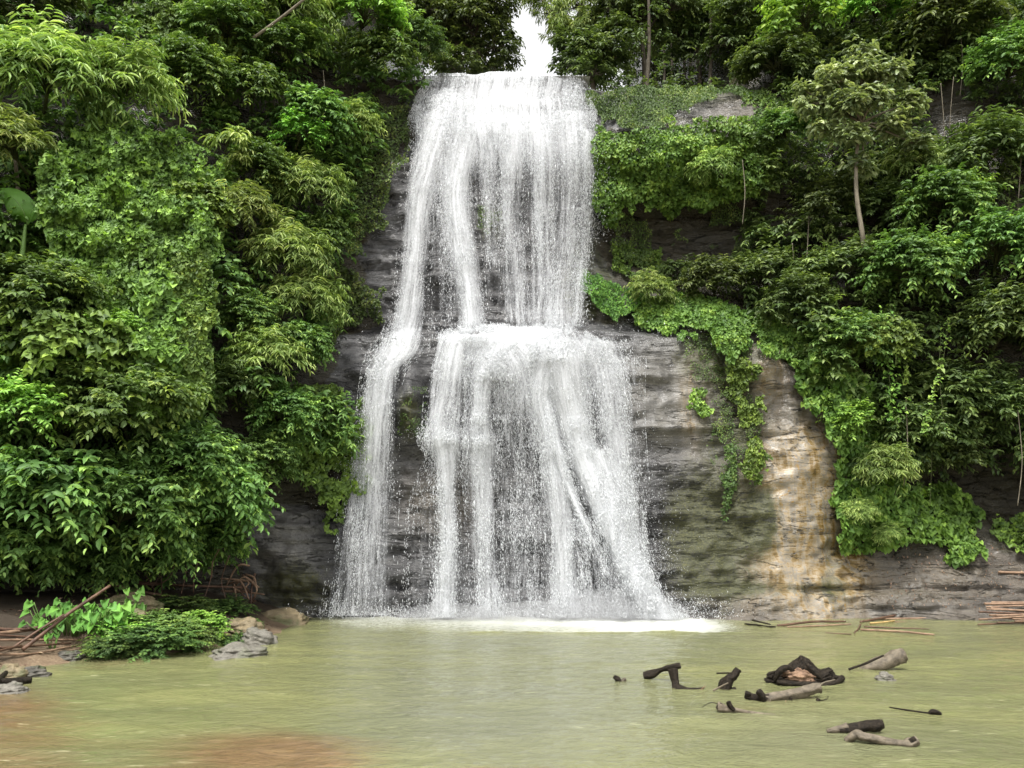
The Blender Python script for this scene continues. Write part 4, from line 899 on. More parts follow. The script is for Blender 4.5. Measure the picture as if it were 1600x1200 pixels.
tree('pale_tree', b0, [b0, up(1349, 380, Yt), up(1338, 300, Yt), up(1340, 225, Yt), up(1350, 170, Yt)], 0.085,
     [(up(a_, c_, Yt + d_), r_) for a_, c_, d_, r_ in [(1345,115,0,.5),(1305,125,-.2,.42),(1385,120,0,.42),(1275,165,0,.38),(1415,165,0,.35),(1325,165,-.4,.4),(1365,160,-.3,.45),(1395,200,0,.34),(1290,205,.1,.32),(1430,225,.1,.26),(1330,215,-.2,.3),(1350,255,0,.24),(1262,145,.2,.25),(1350,85,.1,.3)]],
     'slender tree with pale trunk and silvery broad leaves on the right slope', leaf='obov', mat='pale', ll=0.25, lw=0.095, seed=401, nsh=8, nl=6, bark='palebark', whorl=True, dens=3.0, tb=-0.05)
# trees behind the crest
def crest(x, Y): return np.array([x, Y, RIM + 0.03 + max(0.0, Y - 25.5) * 0.05])
def btree(nm, px, Y, topy, R, label, mat='dark', seed=0, lean=0, extra=(), **k):
    x = float(ray(px, 100)[0]) * Y; b = crest(x, Y); top = up(px + lean, topy, Y)
    mid = (b + top) / 2 + np.array([0.15, 0, 0])
    cr = [(top, R)] + [(up(a, c, Y + dy), rr) for a, c, dy, rr in extra]
    return tree(nm, b, [b, mid, top], 0.14, cr, label, mat=mat, seed=seed, **k)
btree('crest_tree', 735, 29.5, 40, 1.4, 'dark leafy tree just left of the sky gap above the falls', seed=411, extra=((700,75,0,1.1),(775,75,0,0.85),(680,20,0,1.3),(760,10,0,1.1),(715,110,-1,0.8),(770,112,0,0.6),(640,60,0,1.0)), dens=1.5)
btree('crest_tree', 690, 32, -20, 1.8, 'tall dark tree rising left of the sky gap to the top edge', seed=413, extra=((650,30,0,1.5),(735,-40,0,1.5)), dens=1.2)
btree('crest_bamboo', 905, 31, 10, 1.0, 'airy bright bamboo overhanging the sky gap from its right', mat='bamboo', seed=415, leaf='lance', ll=0.26, lw=0.04, leafdown=0.8, extra=((860,20,0,0.7),(835,-8,0,0.6),(880,55,0,0.7),(920,50,0,0.8)), dens=0.9, spread=0.55, tb=0.15)
btree('crest_tree', 920, 29, 85, 0.9, 'bushy dark tree directly right of the sky gap', seed=417, extra=((895,105,0,0.65),(950,90,0,0.9),(885,75,0,0.5),(930,115,-.5,0.6),(965,60,0,0.9)), dens=1.8)
btree('crest_tree', 1000, 30, 30, 1.3, 'thin-trunked forest tree above the low rim shrubbery', seed=419, extra=((960,10,0,1.2),(1040,15,0,1.2),(1000,-10,0,1.2)), dens=1.2)
btree('crest_tree', 1085, 31, 20, 1.4, 'forest tree with drooping foliage above the bare rim strata', seed=421, extra=((1060,55,0,1.0),(1120,40,0,1.2),(1090,-20,0,1.3)), dens=1.2)
btree('crest_tree', 1160, 29.5, 25, 1.4, 'dark tree at the right end of the crest wood', seed=423, extra=((1135,70,0,0.9),(1190,60,0,1.2),(1180,105,0,0.7)), dens=1.2)
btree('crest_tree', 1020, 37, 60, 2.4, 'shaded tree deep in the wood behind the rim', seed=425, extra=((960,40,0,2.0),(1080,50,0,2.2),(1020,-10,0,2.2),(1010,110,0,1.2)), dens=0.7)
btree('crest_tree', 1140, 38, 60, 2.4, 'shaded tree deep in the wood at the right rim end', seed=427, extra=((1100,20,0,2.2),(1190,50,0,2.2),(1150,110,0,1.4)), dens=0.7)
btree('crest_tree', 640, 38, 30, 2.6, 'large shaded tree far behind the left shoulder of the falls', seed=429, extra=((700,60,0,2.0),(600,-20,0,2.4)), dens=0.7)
# slim bare trunks of the wood on the rim
for k, (px, Y, a, lab) in enumerate([(1005,28.2,8,'slim bare trunk standing over the rim shrubbery'),(1048,33,-6,'thin dark trunk behind the bare trunk on the rim'),(1062,33.5,3,'thin trunk beside the lit gap in the rim wood'),(1075,34,-3,'thin trunk right of the lit gap in the rim wood'),(1030,34,4,'thin leaning trunk left of the lit gap in the rim wood'),(1100,30,10,'thin trunk over the bare rim strata')]):
    b1 = crest(float(ray(px, 130)[0]) * Y, Y); top = up(px + a, -20, Y); T = Tubes(); T.tube([b1, (b1 + top) / 2 + np.array([0.1, 0, 0]), top], [0.09, 0.07, 0.05], 7, rough=0.1, seed=k, sub=4)
    e = empty('slim_tree', b1, lab, 'tree'); T.build('trunk', M['bark'], e, origin=b1)
    L = Leaves(); r = np.random.default_rng(600 + k)
    P0 = np.array([b1 + (top - b1) * t for t in r.uniform(0.55, 1.0, 30)]) + r.normal(0, 0.35, (30, 3)); shoots(L, P0, r.normal(0, 1, (30, 3)), 0.5, 8, 0.17, 0.07, r=r)
    L.build('crown', 'oval', M['dark'], e, b1)
# low growth of the wood floor behind the rim
L = Leaves(); r = np.random.default_rng(79)
for i in range(330):
    x = r.uniform(3.3, 12) if i % 3 else r.uniform(-9, -3.6); y = r.uniform(27.5, 40) ; z = RIM + (y - 25.5) * 0.05 + r.uniform(0, 1.0) * (0.6 if y < 30 else 4.5) 
    shoots(L, np.array([x, y, z]) + r.normal(0, 0.35, (12, 3)), np.array([0, -0.5, 0.5]) + r.normal(0, 0.6, (12, 3)), 0.8, 8, 0.22, 0.10, r=r, tbias=r.normal(-0.1, .12))
o = L.build('undergrowth', 'oval', M['dark']); tag(o, 'dark low growth on the wood floor behind the rim', 'undergrowth', kind='stuff')
# slopes above the frame on both sides get their wood as well
L = Leaves(); r = np.random.default_rng(77)
for side in (-1, 1):
    for i in range(420):
        x = side * r.uniform(5.5 if side < 0 else 9.5, 24) ; s = r.uniform(0.5, 11)
        a = math.radians(3 + 50 * float(np.clip((1 - sst(-8.5, -3.6, np.array(x))) + sst(6.8, 9.5, np.array(x)), 0, 1)))
        y = float(D(np.array([x]), np.array([RIM]))[0]) + s * math.cos(a); z = RIM + s * math.sin(a) + 0.3
        shoots(L, np.array([x, y - .3, z]) + r.normal(0, 0.35, (12, 3)), np.array([0, -0.5, 0.5]) + r.normal(0, 0.6, (12, 3)), 0.8, 8, 0.24, 0.11, r=r, tbias=r.normal(-0.05, .12))
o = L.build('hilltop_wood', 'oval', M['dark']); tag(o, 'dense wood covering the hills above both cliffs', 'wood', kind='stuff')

# leaning cane at the top left
T = Tubes(); a = onv(395, 60, 2.0); bq = up(480, -5, float(a[1]) - .2); T.tube([a, (a + bq) / 2 + np.array([0, 0, -.03]), bq], [0.045, 0.04, 0.035], 8, sub=4)
tag(T.build('bamboo_cane', M['palebark'], origin=a), 'green-grey bamboo cane leaning out at the top left above the bushes', 'cane')
# the trunk holding the bamboo at the left edge
T = Tubes(); a = onv(28, 300, 0.9); T.tube([a, up(26, 270, a[1]), up(22, 235, a[1])], [0.05, 0.045, 0.04], 8, sub=4)
tag(T.build('bamboo_cane', M['palebark'], origin=a), 'short upright pale stem just above the banana leaf', 'cane')
# banana plant
def banana():
    Y = float(onv(20, 330, 1.2)[1]); b1 = up(40, 352, Y); e = empty('banana_plant', b1, 'banana plant with one broad paddle leaf at the left edge', 'banana plant')
    t = NT('banana_leaf'); uv = t.n('ShaderNodeTexCoord').outputs['UV']; wv = t.n('ShaderNodeTexWave'); wv.inputs['Scale'].default_value = 6; wv.inputs['Distortion'].default_value = 0.6; t.l(uv, wv.inputs['Vector'])
    c = t.mix(wv.outputs['Fac'], (0.10, 0.25, 0.03), (0.14, 0.32, 0.04)); sh = t.principled(c, 0.4, 0.5, t.bump(wv.outputs['Fac'], 0.3, 0.02)); tr2 = t.n('ShaderNodeBsdfTranslucent'); tr2.inputs['Color'].default_value = (0.18, 0.42, 0.04, 1)
    mx = t.n('ShaderNodeMixShader'); mx.inputs[0].default_value = 0.4; t.l(sh, mx.inputs[1]); t.l(tr2.outputs[0], mx.inputs[2]); bm_ = t.done(mx.outputs[0])
    def leaf(mid, w, name):
        mid = np.array([m_ - b1 for m_ in mid]); C = cr_interp(mid, 24); T_ = nz(np.gradient(C, axis=0)); sd = nz(np.cross(T_, np.array([0, -1.0, 0.25]))); n_ = nz(np.cross(sd, T_))
        s = np.linspace(0, 1, 24); wd = w * np.sin(np.pi * np.clip(s, 0, 1) ** 0.8) ** 0.6 + 0.01; us = np.linspace(-1, 1, 11)
        P = C[:, None] + sd[:, None] * (us[None, :] * wd[:, None])[..., None] + n_[:, None] * (-(0.22 * np.abs(us)[None, :] ** 1.4) * wd[:, None] + 0.012 * np.sin(s * 60)[:, None] * np.abs(us)[None, :])[..., None]
        f = grid_faces(24, 11); uvv = np.stack(np.meshgrid(us, s), -1).reshape(-1, 2)
        lo = np_obj(name, P.reshape(-1, 3), f, np.full(len(f), 4), bm_, e, uv=uvv, smooth=True)
        T2 = Tubes(); T2.tube(C - n_ * 0.006, np.linspace(0.018, 0.004, 24), 6); T2.build('midrib', M['young_stem'], lo)
    leaf([up(42, 348, Y), up(36, 330, Y - .15), up(20, 308, Y - .2), up(-2, 296, Y - .1)], 0.27, 'leaf')
    leaf([up(42, 350, Y), up(50, 330, Y - .1), up(64, 322, Y - .1)], 0.06, 'leaf')
    T2 = Tubes(); T2.tube([np.array([0, 0, -0.9]), np.array([0, 0, -0.4]), np.array([0, 0, 0.02])], [0.06, 0.05, 0.03], 8, sub=2); T2.build('stem', M['young_stem'], e)
M['young_stem'] = barkmat('fresh_stem', (0.07, 0.13, 0.03), (0.14, 0.24, 0.06), 4, 0.5)
banana()

# hanging vine strands on the right slope
def strand(pts, n, ll, label, seed, mat='vine_bright', w=0.09, off=1.6):
    r = np.random.default_rng(seed); C = cr_interp(np.array([(a, b_, 0) for a, b_ in pts], float), 40); P = on(C[:, 0], C[:, 1], off)
    P[:, 1] = P[0, 1]; P = at(C[:, 0], C[:, 1], float(P[0, 1])); base = P[0]
    e = empty('hanging_vine', base, label, 'vine'); T = Tubes(); T.tube(P - base, 0.008, 5); T.build('stem', M['stem'], e)
    i = r.integers(0, 39, n); L = Leaves(); pos = P[i] - base + r.normal(0, w * 0.35, (n, 3)); sg = np.where(r.uniform(0, 1, n) < .5, -1, 1)
    L.add(pos, np.stack([sg * 0.8, -0.3 + 0 * sg, -0.6 + 0 * sg], -1) + r.normal(0, .3, (n, 3)), np.array([0, -0.6, 0.9]) + r.normal(0, .3, (n, 3)), ll * r.uniform(.6, 1.2, n), ll * .8 * r.uniform(.6, 1.2, n), 0.65 + r.normal(0, .15, n)); L.build('foliage', 'heart', M[mat], e)
strand([(1482,500),(1474,560),(1460,610),(1450,650),(1442,680)], 110, 0.11, 'thin lone vine hanging before dark foliage, nearest the right edge', 501)
strand([(1415,500),(1418,550),(1415,600)], 90, 0.11, 'short hanging vine just left of the lone thin vine', 502)
strand([(1385,490),(1388,560),(1392,620),(1397,655)], 190, 0.12, 'thick leafy vine strand hanging from the round-leaved bush', 503, w=0.35)
strand([(1470,520),(1468,590),(1476,660),(1483,680)], 10, 0.08, 'almost bare thread-like vine behind the lone thin vine', 504)
strand([(1452,640),(1456,700),(1453,790)], 14, 0.09, 'bare vine stems trailing above the round-leaved climber', 505, off=1.2)

for k, (lp, rad) in enumerate([([(1470,130),(1474,180),(1478,250)], .010), ([(1490,120),(1484,200),(1488,270)], .008), ([(1598,200),(1594,270),(1590,330)], .012), ([(1238,380),(1240,420),(1236,470)], .012), ([(1265,310),(1262,380),(1258,440)], .015), ([(1500,40),(1504,100),(1500,150)], .012),
      ([(330,20),(322,60),(330,110)], .010), ([(505,110),(508,160),(502,210)], .012), ([(1415,620),(1418,700),(1412,760)], .010), ([(1590,640),(1597,720),(1590,790)], .010), ([(1160,250),(1164,300),(1160,350)], .010)]):
    C = cr_interp(np.array([(a, b_, 0) for a, b_ in lp], float), 16); Yl = float(onv(lp[0][0], lp[0][1], 1.5)[1]); P = at(C[:, 0], C[:, 1], Yl); T = Tubes(); T.tube(P, rad, 6, rough=.2, seed=k)
    tag(T.build('liana', M['palebark'], origin=P[0]), 'thin bare liana hanging down in front of the foliage', 'liana', 'thin bare lianas hanging in the forest')
# ------------------------------------------------------------------ the left bank
def rock(name, px, py, w, h, dpt, label, mat='boulder', seed=0, z=None, p=None, tilt=0, rough=0.35):
    r = random.Random(seed); c = W(px, py) if p is None else np.array(p, float)
    s = c[1] / FPX; c = c + np.array([0, 0, gheight(np.array(c[0]), np.array(c[1])) * 0 - 0.02])
    if z is not None: c[2] = z
    bm = bmesh.new(); bmesh.ops.create_icosphere(bm, subdivisions=5, radius=1.0)
    sc_ = np.array([w * s / 2, dpt / 2, h * s])
    for v in bm.verts:
        n1 = mnoise.fractal(v.co * 1.3 + Vector((seed, 0, 0)), 1.0, 2.0, 4); rd = mnoise.voronoi(v.co * 1.6 + Vector((seed * 3, 1, 2)))[0][0]
        f = 1 + rough * n1 + 0.22 * (rd - 0.4)
        layer = 0.04 * math.sin(v.co.z * 22 + n1 * 4)
        v.co = Vector((v.co.x * (f + layer) * sc_[0], v.co.y * (f + layer) * sc_[1], max(-0.35, v.co.z * f) * sc_[2]))
    me = bpy.data.meshes.new(name); bm.to_mesh(me); bm.free()
    for p_ in me.polygons: p_.use_smooth = True
    me.materials.append(M[mat]); o = bpy.data.objects.new(name, me); link(o); o.location = [float(v) for v in c]; o.rotation_euler = (0, tilt, r.uniform(-.3, .3))
    tag(o, label, 'rock'); return o
def gp(px, py):                                 # pixel -> point on the ground sheet (marching along the line of sight)
    a_, b_ = ray(px, py); Ys = np.arange(8.0, 22.5, 0.02); zs = CAMH + float(b_) * Ys
    g_ = np.maximum(gheight(float(a_) * Ys, Ys), 0.0); k_ = np.argmax(zs <= g_ + 0.005) if np.any(zs <= g_ + 0.005) else len(Ys) - 1
    return np.array([float(a_) * Ys[k_], Ys[k_], zs[k_]])
rock('boulder', 368, 1024, 80, 17, 0.9, 'flat grey rock sitting in the shallows off the left bank', 'boulder', 1, rough=0.3)
rock('boulder', 402, 1005, 60, 24, 0.7, 'slanted grey slab rock at the tip of the left bank', 'boulder', 2, tilt=0.28)
rock('boulder', 438, 974, 85, 22, 1.2, 'rounded sandy mound at the waterline near the wet wall', 'sandstone', 3, rough=0.2)
rock('boulder', 205, 940, 88, 22, 1.1, 'sandy boulder under the sticks on the left bank', 'sandstone', 4, p=gp(200, 950), rough=0.25)
rock('boulder', 378, 985, 54, 18, 0.8, 'sandy rock between the fern mound and the rounded mound', 'sandstone', 5, p=gp(378, 985))
rock('boulder', 215, 975, 50, 20, 0.7, 'small sandy rock in front of the sandy boulder', 'sandstone', 6, p=gp(215, 972))
rock('boulder', 190, 993, 60, 16, 0.6, 'flat sandy stone edging the fern mound', 'sandstone', 7, p=gp(190, 992))
rock('boulder', 148, 1012, 34, 24, 0.5, 'small pale stone left of the fern mound', 'sandstone', 8, p=gp(148, 1015))
rock('boulder', 18, 1052, 46, 18, 0.5, 'pale stone on the mud at the left edge', 'sandstone', 9, p=gp(18, 1056))
rock('boulder', 48, 1052, 46, 16, 0.45, 'dark pointed rock beside the pale edge stone', 'darkrock', 10, p=gp(48, 1056))
rock('boulder', 16, 1080, 50, 14, 0.4, 'grey rock in the water at the left edge', 'boulder', 11)
rock('boulder', 108, 1024, 40, 10, 0.4, 'low dark stone at the muddy shore', 'darkrock', 12, p=gp(108, 1026))
rock('boulder', 1384, 1062, 26, 12, 0.25, 'tiny wet rock in the water below the leaning log', 'boulder', 13)
rock('boulder', 966, 1066, 8, 2, 0.1, 'tiny stone beside the drowned root bit', 'darkrock', 14)
# ferns covering the mound
def ground_plant(key, nm, px, py, rpx, lab, cat, var=0, sz=0.8):
    p = gp(px, py); R = rpx * p[1] / FPX; p[2] -= 0.22 * R * sz; o = empty(nm, p, lab, cat); k = PROTO[f'{key}{var}']; o.scale = (R, R, R * sz)
    o.rotation_euler.z = random.uniform(-.4, .4); link(bpy.data.objects.new('foliage', k[0]), o); link(bpy.data.objects.new('stem', k[1]), o)
ground_plant('fern', 'fern', 255, 1008, 75, 'widest dark fern clump at the front of the mound', 'fern', 0, 0.5)
ground_plant('fern', 'fern', 192, 1008, 50, 'fern clump at the left end of the mound', 'fern', 1, 0.5)
ground_plant('fern', 'fern', 318, 998, 58, 'fern clump at the right end of the mound', 'fern', 2, 0.55)
ground_plant('broad', 'shrub', 262, 985, 60, 'light green low shrub growing out of the fern mound', 'shrub', 0, 0.6)
ground_plant('fern', 'fern', 375, 1004, 24, 'small round fern tuft by the slanted slab', 'fern', 1, 0.8)
ground_plant('fern', 'fern', 402, 978, 18, 'small fern tuft left of the rounded sandy mound', 'fern', 2, 0.9)
ground_plant('young', 'shrub', 215, 985, 48, 'light green low shrub at the left part of the fern mound', 'shrub', 1, 0.6)
ground_plant('young', 'shrub', 312, 980, 48, 'light green low shrub at the right part of the fern mound', 'shrub', 2, 0.6)
ground_plant('fern', 'fern', 300, 955, 60, 'dim fern clump behind the mound', 'fern', 0, 0.5)
ground_plant('fern', 'fern', 370, 950, 45, 'dim fern clump beneath the root tangle', 'fern', 1, 0.5)
# taro-like plants with big heart leaves
def taro(px, py, label, n, spread, seed, ll=0.26):
    r = np.random.default_rng(seed); p = gp(px, py); e = empty('taro_plant', p, label, 'plant'); L = Leaves(); T = Tubes()
    for i in range(n):
        a = r.uniform(-1, 1); tip = np.array([a * spread, r.uniform(-.35, .1), r.uniform(.15, .58)]); T.tube([[a * spread * .5, 0, -.05], tip * np.array([.8, 1, .6]), tip], [.012, .009, .007], 5, sub=2)
        L.add(tip[None], np.array([[a * .7 + r.normal(0, .4), -.45, -.75]]), np.array([[r.normal(0, .3), -1.0, .65]]), ll * r.uniform(.7, 1.15), ll * .9 * r.uniform(.7, 1.1), np.array([r.uniform(.05, .45)]))
    T.build('stem', M['young_stem'], e); L.build('foliage', 'heart', M['young'], e)
taro(100, 990, 'large heart-leaved plant at the left end of the riverside greenery', 34, 0.55, 1, 0.19)
taro(140, 985, 'tallest big-leaved plant under the leaning stick', 36, 0.55, 2, 0.19)
taro(180, 985, 'big-leaved plant left of the sandy boulder', 20, 0.3, 3, 0.22)
taro(205, 965, 'low leafy plant at the foot of the sandy boulder', 8, 0.2, 4, 0.18)
taro(80, 1012, 'smallest pale leafy sprout on the muddy shore', 6, 0.2, 5, 0.15)

# canes and sticks: every stick its own thing
def stick(name, a, b_, r, label, mat='cane', group=None, sag=0.0, cat='stick', seed=0, sub=4, taper=0.7):
    a = np.array(a, float); b_ = np.array(b_, float); m = (a + b_) / 2 + np.array([0, 0, -sag]); rr = np.random.default_rng(seed + int(abs(a[0]) * 1000) % 9999)
    m = m + rr.normal(0, 0.015, 3) * np.linalg.norm(b_ - a); T = Tubes()
    T.tube([a, a * .7 + m * .3, m, b_ * .6 + m * .4, b_], np.array([1, .98, .9, .85, taper]) * r, 7, rough=0.18, seed=seed, sub=sub)
    return tag(T.build(name, M[mat], origin=a), label, cat, group)
gL = 'dry canes heaped on the left bank'
lst = [((-60,985),(95,983),'cane_dark',.035,'dark cane lying across the top of the left heap'),((-60,1003),(62,990),'cane',.04,'thick reddish cane end pointing right in the left heap'),((-80,1012),(125,1005),'cane',.022,'long straight cane in the middle of the left heap'),
 ((-80,1022),(110,1013),'cane_dark',.022,'dark cane below the long straight cane on the left'),((-60,1032),(130,1012),'cane',.02,'pale cane slanting up to the shore plants'),((-60,1042),(30,1018),'cane_dark',.025,'short thick dark cane at the lower left'),
 ((-80,995),(50,1001),'cane_dark',.02,'thin cane crossing under the thick reddish cane')]
for k, (a, b_, mt, r_, lab) in enumerate(lst):
    stick('dry_cane', gp(*a) + [0, 0, .05 + .03 * (k % 3)], gp(*b_) + [0, 0, .06 + .03 * (k % 2)], r_, lab, mt, gL, seed=k)
p1 = gp(35, 1018); stick('leaning_stick', p1 + [0, 0, 0.03], up(172, 915, p1[1] + 1.2), 0.035, 'long stick leaning from the shore up to the boulder top', 'cane_dark', seed=20)
p1 = gp(15, 1018); stick('leaning_stick', p1 + [0, 0, 0.03], up(100, 960, p1[1] + .6), 0.022, 'thin stick under the long leaning stick', 'cane_dark', seed=21)
Yb1 = 19.2
stick('fallen_branch', up(178, 914, Yb1), up(285, 936, Yb1 + .2), 0.03, 'pale branch lying over the sandy boulder', 'cane', seed=22)
stick('fallen_branch', up(160, 900, Yb1 + .4), up(290, 915, Yb1 + .4), 0.022, 'thin twig above the pale branch on the boulder', 'cane_dark', seed=23)
stick('fallen_branch', up(215, 912, Yb1 + .3), up(380, 918, Yb1 + 1), 0.03, 'grey branch running back from the boulder to the root tangle', 'cane_dark', seed=24)
rt = np.random.default_rng(9)
for k in range(14):                          # tangle of bare roots by the wet wall
    a = up(352 + rt.uniform(-8, 55), 885 + rt.uniform(-5, 50), 20.6); b_ = up(350 + rt.uniform(0, 70), 935 + rt.uniform(-20, 22), 20.3 + rt.uniform(-.3, .3)); m = (a + b_) / 2 + rt.normal(0, .12, 3)
    T = Tubes(); T.tube([a, m, b_], [.028, .024, .014], 6, rough=.15, seed=k, sub=4); tag(T.build('bare_root', M['cane' if k % 3 else 'cane_dark'], origin=a), 'bare brown root in the tangle hanging beside the wet left wall', 'root', 'bare roots tangled beside the wet wall')
for k in range(9):
    a = up(225 + k * 17 + rt.uniform(-6, 6), 870 + rt.uniform(-15, 10), 19.0); b_ = a + np.array([rt.uniform(-.3, .3), rt.uniform(-.1, .1), -rt.uniform(.5, 1.0)])
    T = Tubes(); T.tube([a, (a + b_) / 2 + rt.normal(0, .06, 3), b_], [.014, .012, .008], 5, sub=4); tag(T.build('dangling_root', M['cane_dark'], origin=a), 'thin root dangling in the shade under the left bushes', 'root', 'thin roots dangling under the left bushes')
p1 = gp(-30, 1070); stick('driftwood_log', p1 + [0, 0, .02], gp(48, 1066) + [0, 0, .03], 0.07, 'dark wet log on the shore at the left edge', 'drift_dark', cat='log', seed=31)
stick('driftwood_log', gp(-20, 1084) + [0, 0, .03], gp(8, 1062) + [0, 0, .10], 0.05, 'stubby dark log end at the left edge', 'drift_dark', cat='log', seed=32)
# right-hand raft of canes
gR = 'dry canes stranded at the right shore'
ls = [((1215,979),(1321,973),'cane_dark',.030,'dark cane at the left end of the floating raft'),((1230,981),(1330,977),'cane',.018,'thin cane beside the raft\'s left end'),((1345,973),(1460,957),'cane_dark',.030,'dark cane sloping up from the water to the shore'),
 ((1360,975),(1398,972),'cane_yellow',.024,'short yellow cane floating mid raft'),((1345,985),(1460,994),'cane',.026,'lone pale cane floating in front of the raft'),((1350,980),(1452,985),'cane_dark',.016,'thin dark cane behind the lone pale floating cane'),
 ((1370,968),(1640,966),'cane',.026,'long reddish cane along the right waterline'),((1380,972),(1640,972),'cane_dark',.024,'long dark cane floating along the right waterline'),((1470,957),(1560,952),'cane_dark',.022,'dark cane resting above the right waterline'),
 ((1528,977),(1640,975),'cane_dark',.020,'thin wet cane lowest at the right edge'),((1335,990),(1345,977),'cane_dark',.018,'tiny upright twig end amid the floating canes'),((1330,992),(1290,991),'cane_dark',.012,'thin sunken twig in front of the raft')]
for k, (a, b_, mt, r_, lab) in enumerate(ls): stick('dry_cane', W(*a) + [0, 0, .015], W(*b_) + [0, 0, .03], r_, lab, mt, gR, seed=40 + k)
for k in range(15):
    y0 = 940 + k * 2.3; Yk = 21.2 - k * 0.06; a = up(1530 + rt.uniform(-10, 60), y0 + rt.uniform(-2, 3), Yk); b_ = up(1680, y0 + rt.uniform(-4, 12), Yk - rt.uniform(-.2, .4)); a[2] = max(a[2], .03); b_[2] = max(b_[2], .03)
    stick('dry_cane', a, b_, rt.uniform(.018, .032), 'dry cane in the heap stranded against the right edge rocks', ['cane', 'cane_dark', 'cane'][k % 3], 'canes heaped at the right edge', seed=70 + k)
stick('fallen_branch', up(1560, 894, 22.3), up(1640, 898, 22.2), .035, 'bare stick on the right bank below the far right climber', 'cane', seed=90)
for k, (px, py) in enumerate([(1180,978),(1192,976),(1200,980)]):
    stick('floating_twig', W(px - 16, py - 3) + [0, 0, .06 * (k % 2)], W(px + 12, py + 3) + [0, 0, .05], .022, ['left twig of the knot floating near the foam','middle twig of the knot floating near the foam','right twig of the knot floating near the foam'][k], 'drift_dark', seed=95 + k)
# leaf litter on the right bank
L = Leaves(); mat_leaves([(1380,860),(1600,850),(1600,950),(1380,950)], 260, 0.07, 0.5, 777, thick=0.03, bulge=0.0, off=0.02, L=L, nup=1.5)
o = L.build('leaf_litter', 'diamond', M['brownleaf']); tag(o, 'dry leaves scattered on the right rock bank', 'leaf litter', kind='stuff')
L = Leaves(); n = 500; lx = rt.uniform(-9.5, -5, n); ly = rt.uniform(12, 20, n); k = (shore_x(ly) - lx > 0.1); lx, ly = lx[k], ly[k]; P = np.stack([lx, ly, gheight(lx, ly) + .02], -1)
L.add(P, rt.normal(0, 1, P.shape) * [1, 1, .2], rt.normal(0, .3, P.shape) + [0, 0, 1], rt.uniform(.05, .12, len(P)), .035, rt.uniform(0, 1, len(P)))
o = L.build('leaf_litter', 'diamond', M['brownleaf']); tag(o, 'dry leaves scattered on the muddy left bank', 'leaf litter', kind='stuff')

# ------------------------------------------------------------------ driftwood in the pool
def wp(px, py, z=0.0, Y=None):                 # a point above the water seen at px, py, standing over the waterline pixel Y
    if Y is None: return W(px, py, z)
    return up(px, py, Y)
def drift(name, label, pieces, cat='driftwood'):
    """pieces: (part name, pts, radii, material); the first is the body"""
    base = np.array(pieces[0][1][0], float); e = empty(name, base, label, cat)
    for k, (pn, pts, rad, mt) in enumerate(pieces):
        T = Tubes(); T.tube(np.array(pts) - base, rad, 18, rough=0.55, seed=k + base[0], sub=9); T.build(pn, M[mt], e)
    return e
Y1 = W(1060, 1062)[1]; U = lambda px, py, Y: up(px, py, Y)
drift('driftwood_branch', 'crooked black branch with an upright post, left in the driftwood', [
  ('branch', [U(1006,1056,Y1+.1), U(1022,1052,Y1+.05), U(1032,1047,Y1), U(1045,1044,Y1-.1), U(1063,1040,Y1-.1)], [.055,.05,.03,.04,.045], 'drift_dark'),
  ('post', [U(1056,1080,Y1-.7), U(1055,1066,Y1-.6), U(1051,1045,Y1-.55)], [.055,.06,.065], 'drift_dark'),
  ('snag', [U(1056,1074,Y1-.72), U(1075,1079,Y1-.75), U(1100,1076,Y1-.75)], [.05,.04,.02], 'drift_dark'), ('splinter', [U(1094,1079,Y1-.78), U(1102,1072,Y1-.78)], [.012,.006], 'rotwood')])
Y1 = W(1135, 1078)[1]
drift('driftwood_stub', 'black forked stub sticking up between the post and big stump', [
  ('stub', [U(1132,1084,Y1), U(1140,1062,Y1), U(1147,1056,Y1), U(1154,1045,Y1)], [.06,.065,.05,.04], 'drift_dark'),
  ('fork', [U(1128,1082,Y1+.1), U(1128,1068,Y1+.1), U(1134,1060,Y1+.1)], [.05,.045,.03], 'drift_dark'),
  ('twig', [U(1114,1079,Y1-.2), U(1138,1067,Y1-.2)], [.012,.010], 'drift'), ('snag', [U(1138,1080,Y1), U(1150,1077,Y1)], [.04,.03], 'drift_dark')])
Y1 = W(1220, 1094)[1]
drift('driftwood_log', 'pale straight log lying below the big stump', [
  ('log', [U(1190,1095,Y1), U(1210,1090,Y1), U(1245,1083,Y1+.05), U(1272,1077,Y1+.1), U(1282,1075,Y1+.1)], [.06,.066,.066,.068,.066], 'drift'),
  ('end', [U(1164,1087,Y1+.05), U(1178,1090,Y1), U(1200,1092,Y1)], [.035,.045,.068], 'drift_dark'),
  ('stub', [U(1192,1094,Y1-.1), U(1190,1086,Y1-.12), U(1185,1079,Y1-.12)], [.045,.045,.04], 'drift_dark'),
  ('splinter', [U(1226,1096,Y1-.1), U(1229,1101,Y1-.1)], [.02,.01], 'rotwood'), ('twig', [U(1200,1101,Y1-.15), U(1206,1090,Y1-.15)], [.008,.005], 'drift'), ('peg', [U(1236,1100,Y1-.05), U(1236,1090,Y1-.05)], [.018,.018], 'drift_dark'),
  ('snag', [U(1165,1083,Y1), U(1172,1085,Y1)], [.035,.03], 'drift_dark')], 'log')
Y1 = W(1150, 1114)[1]
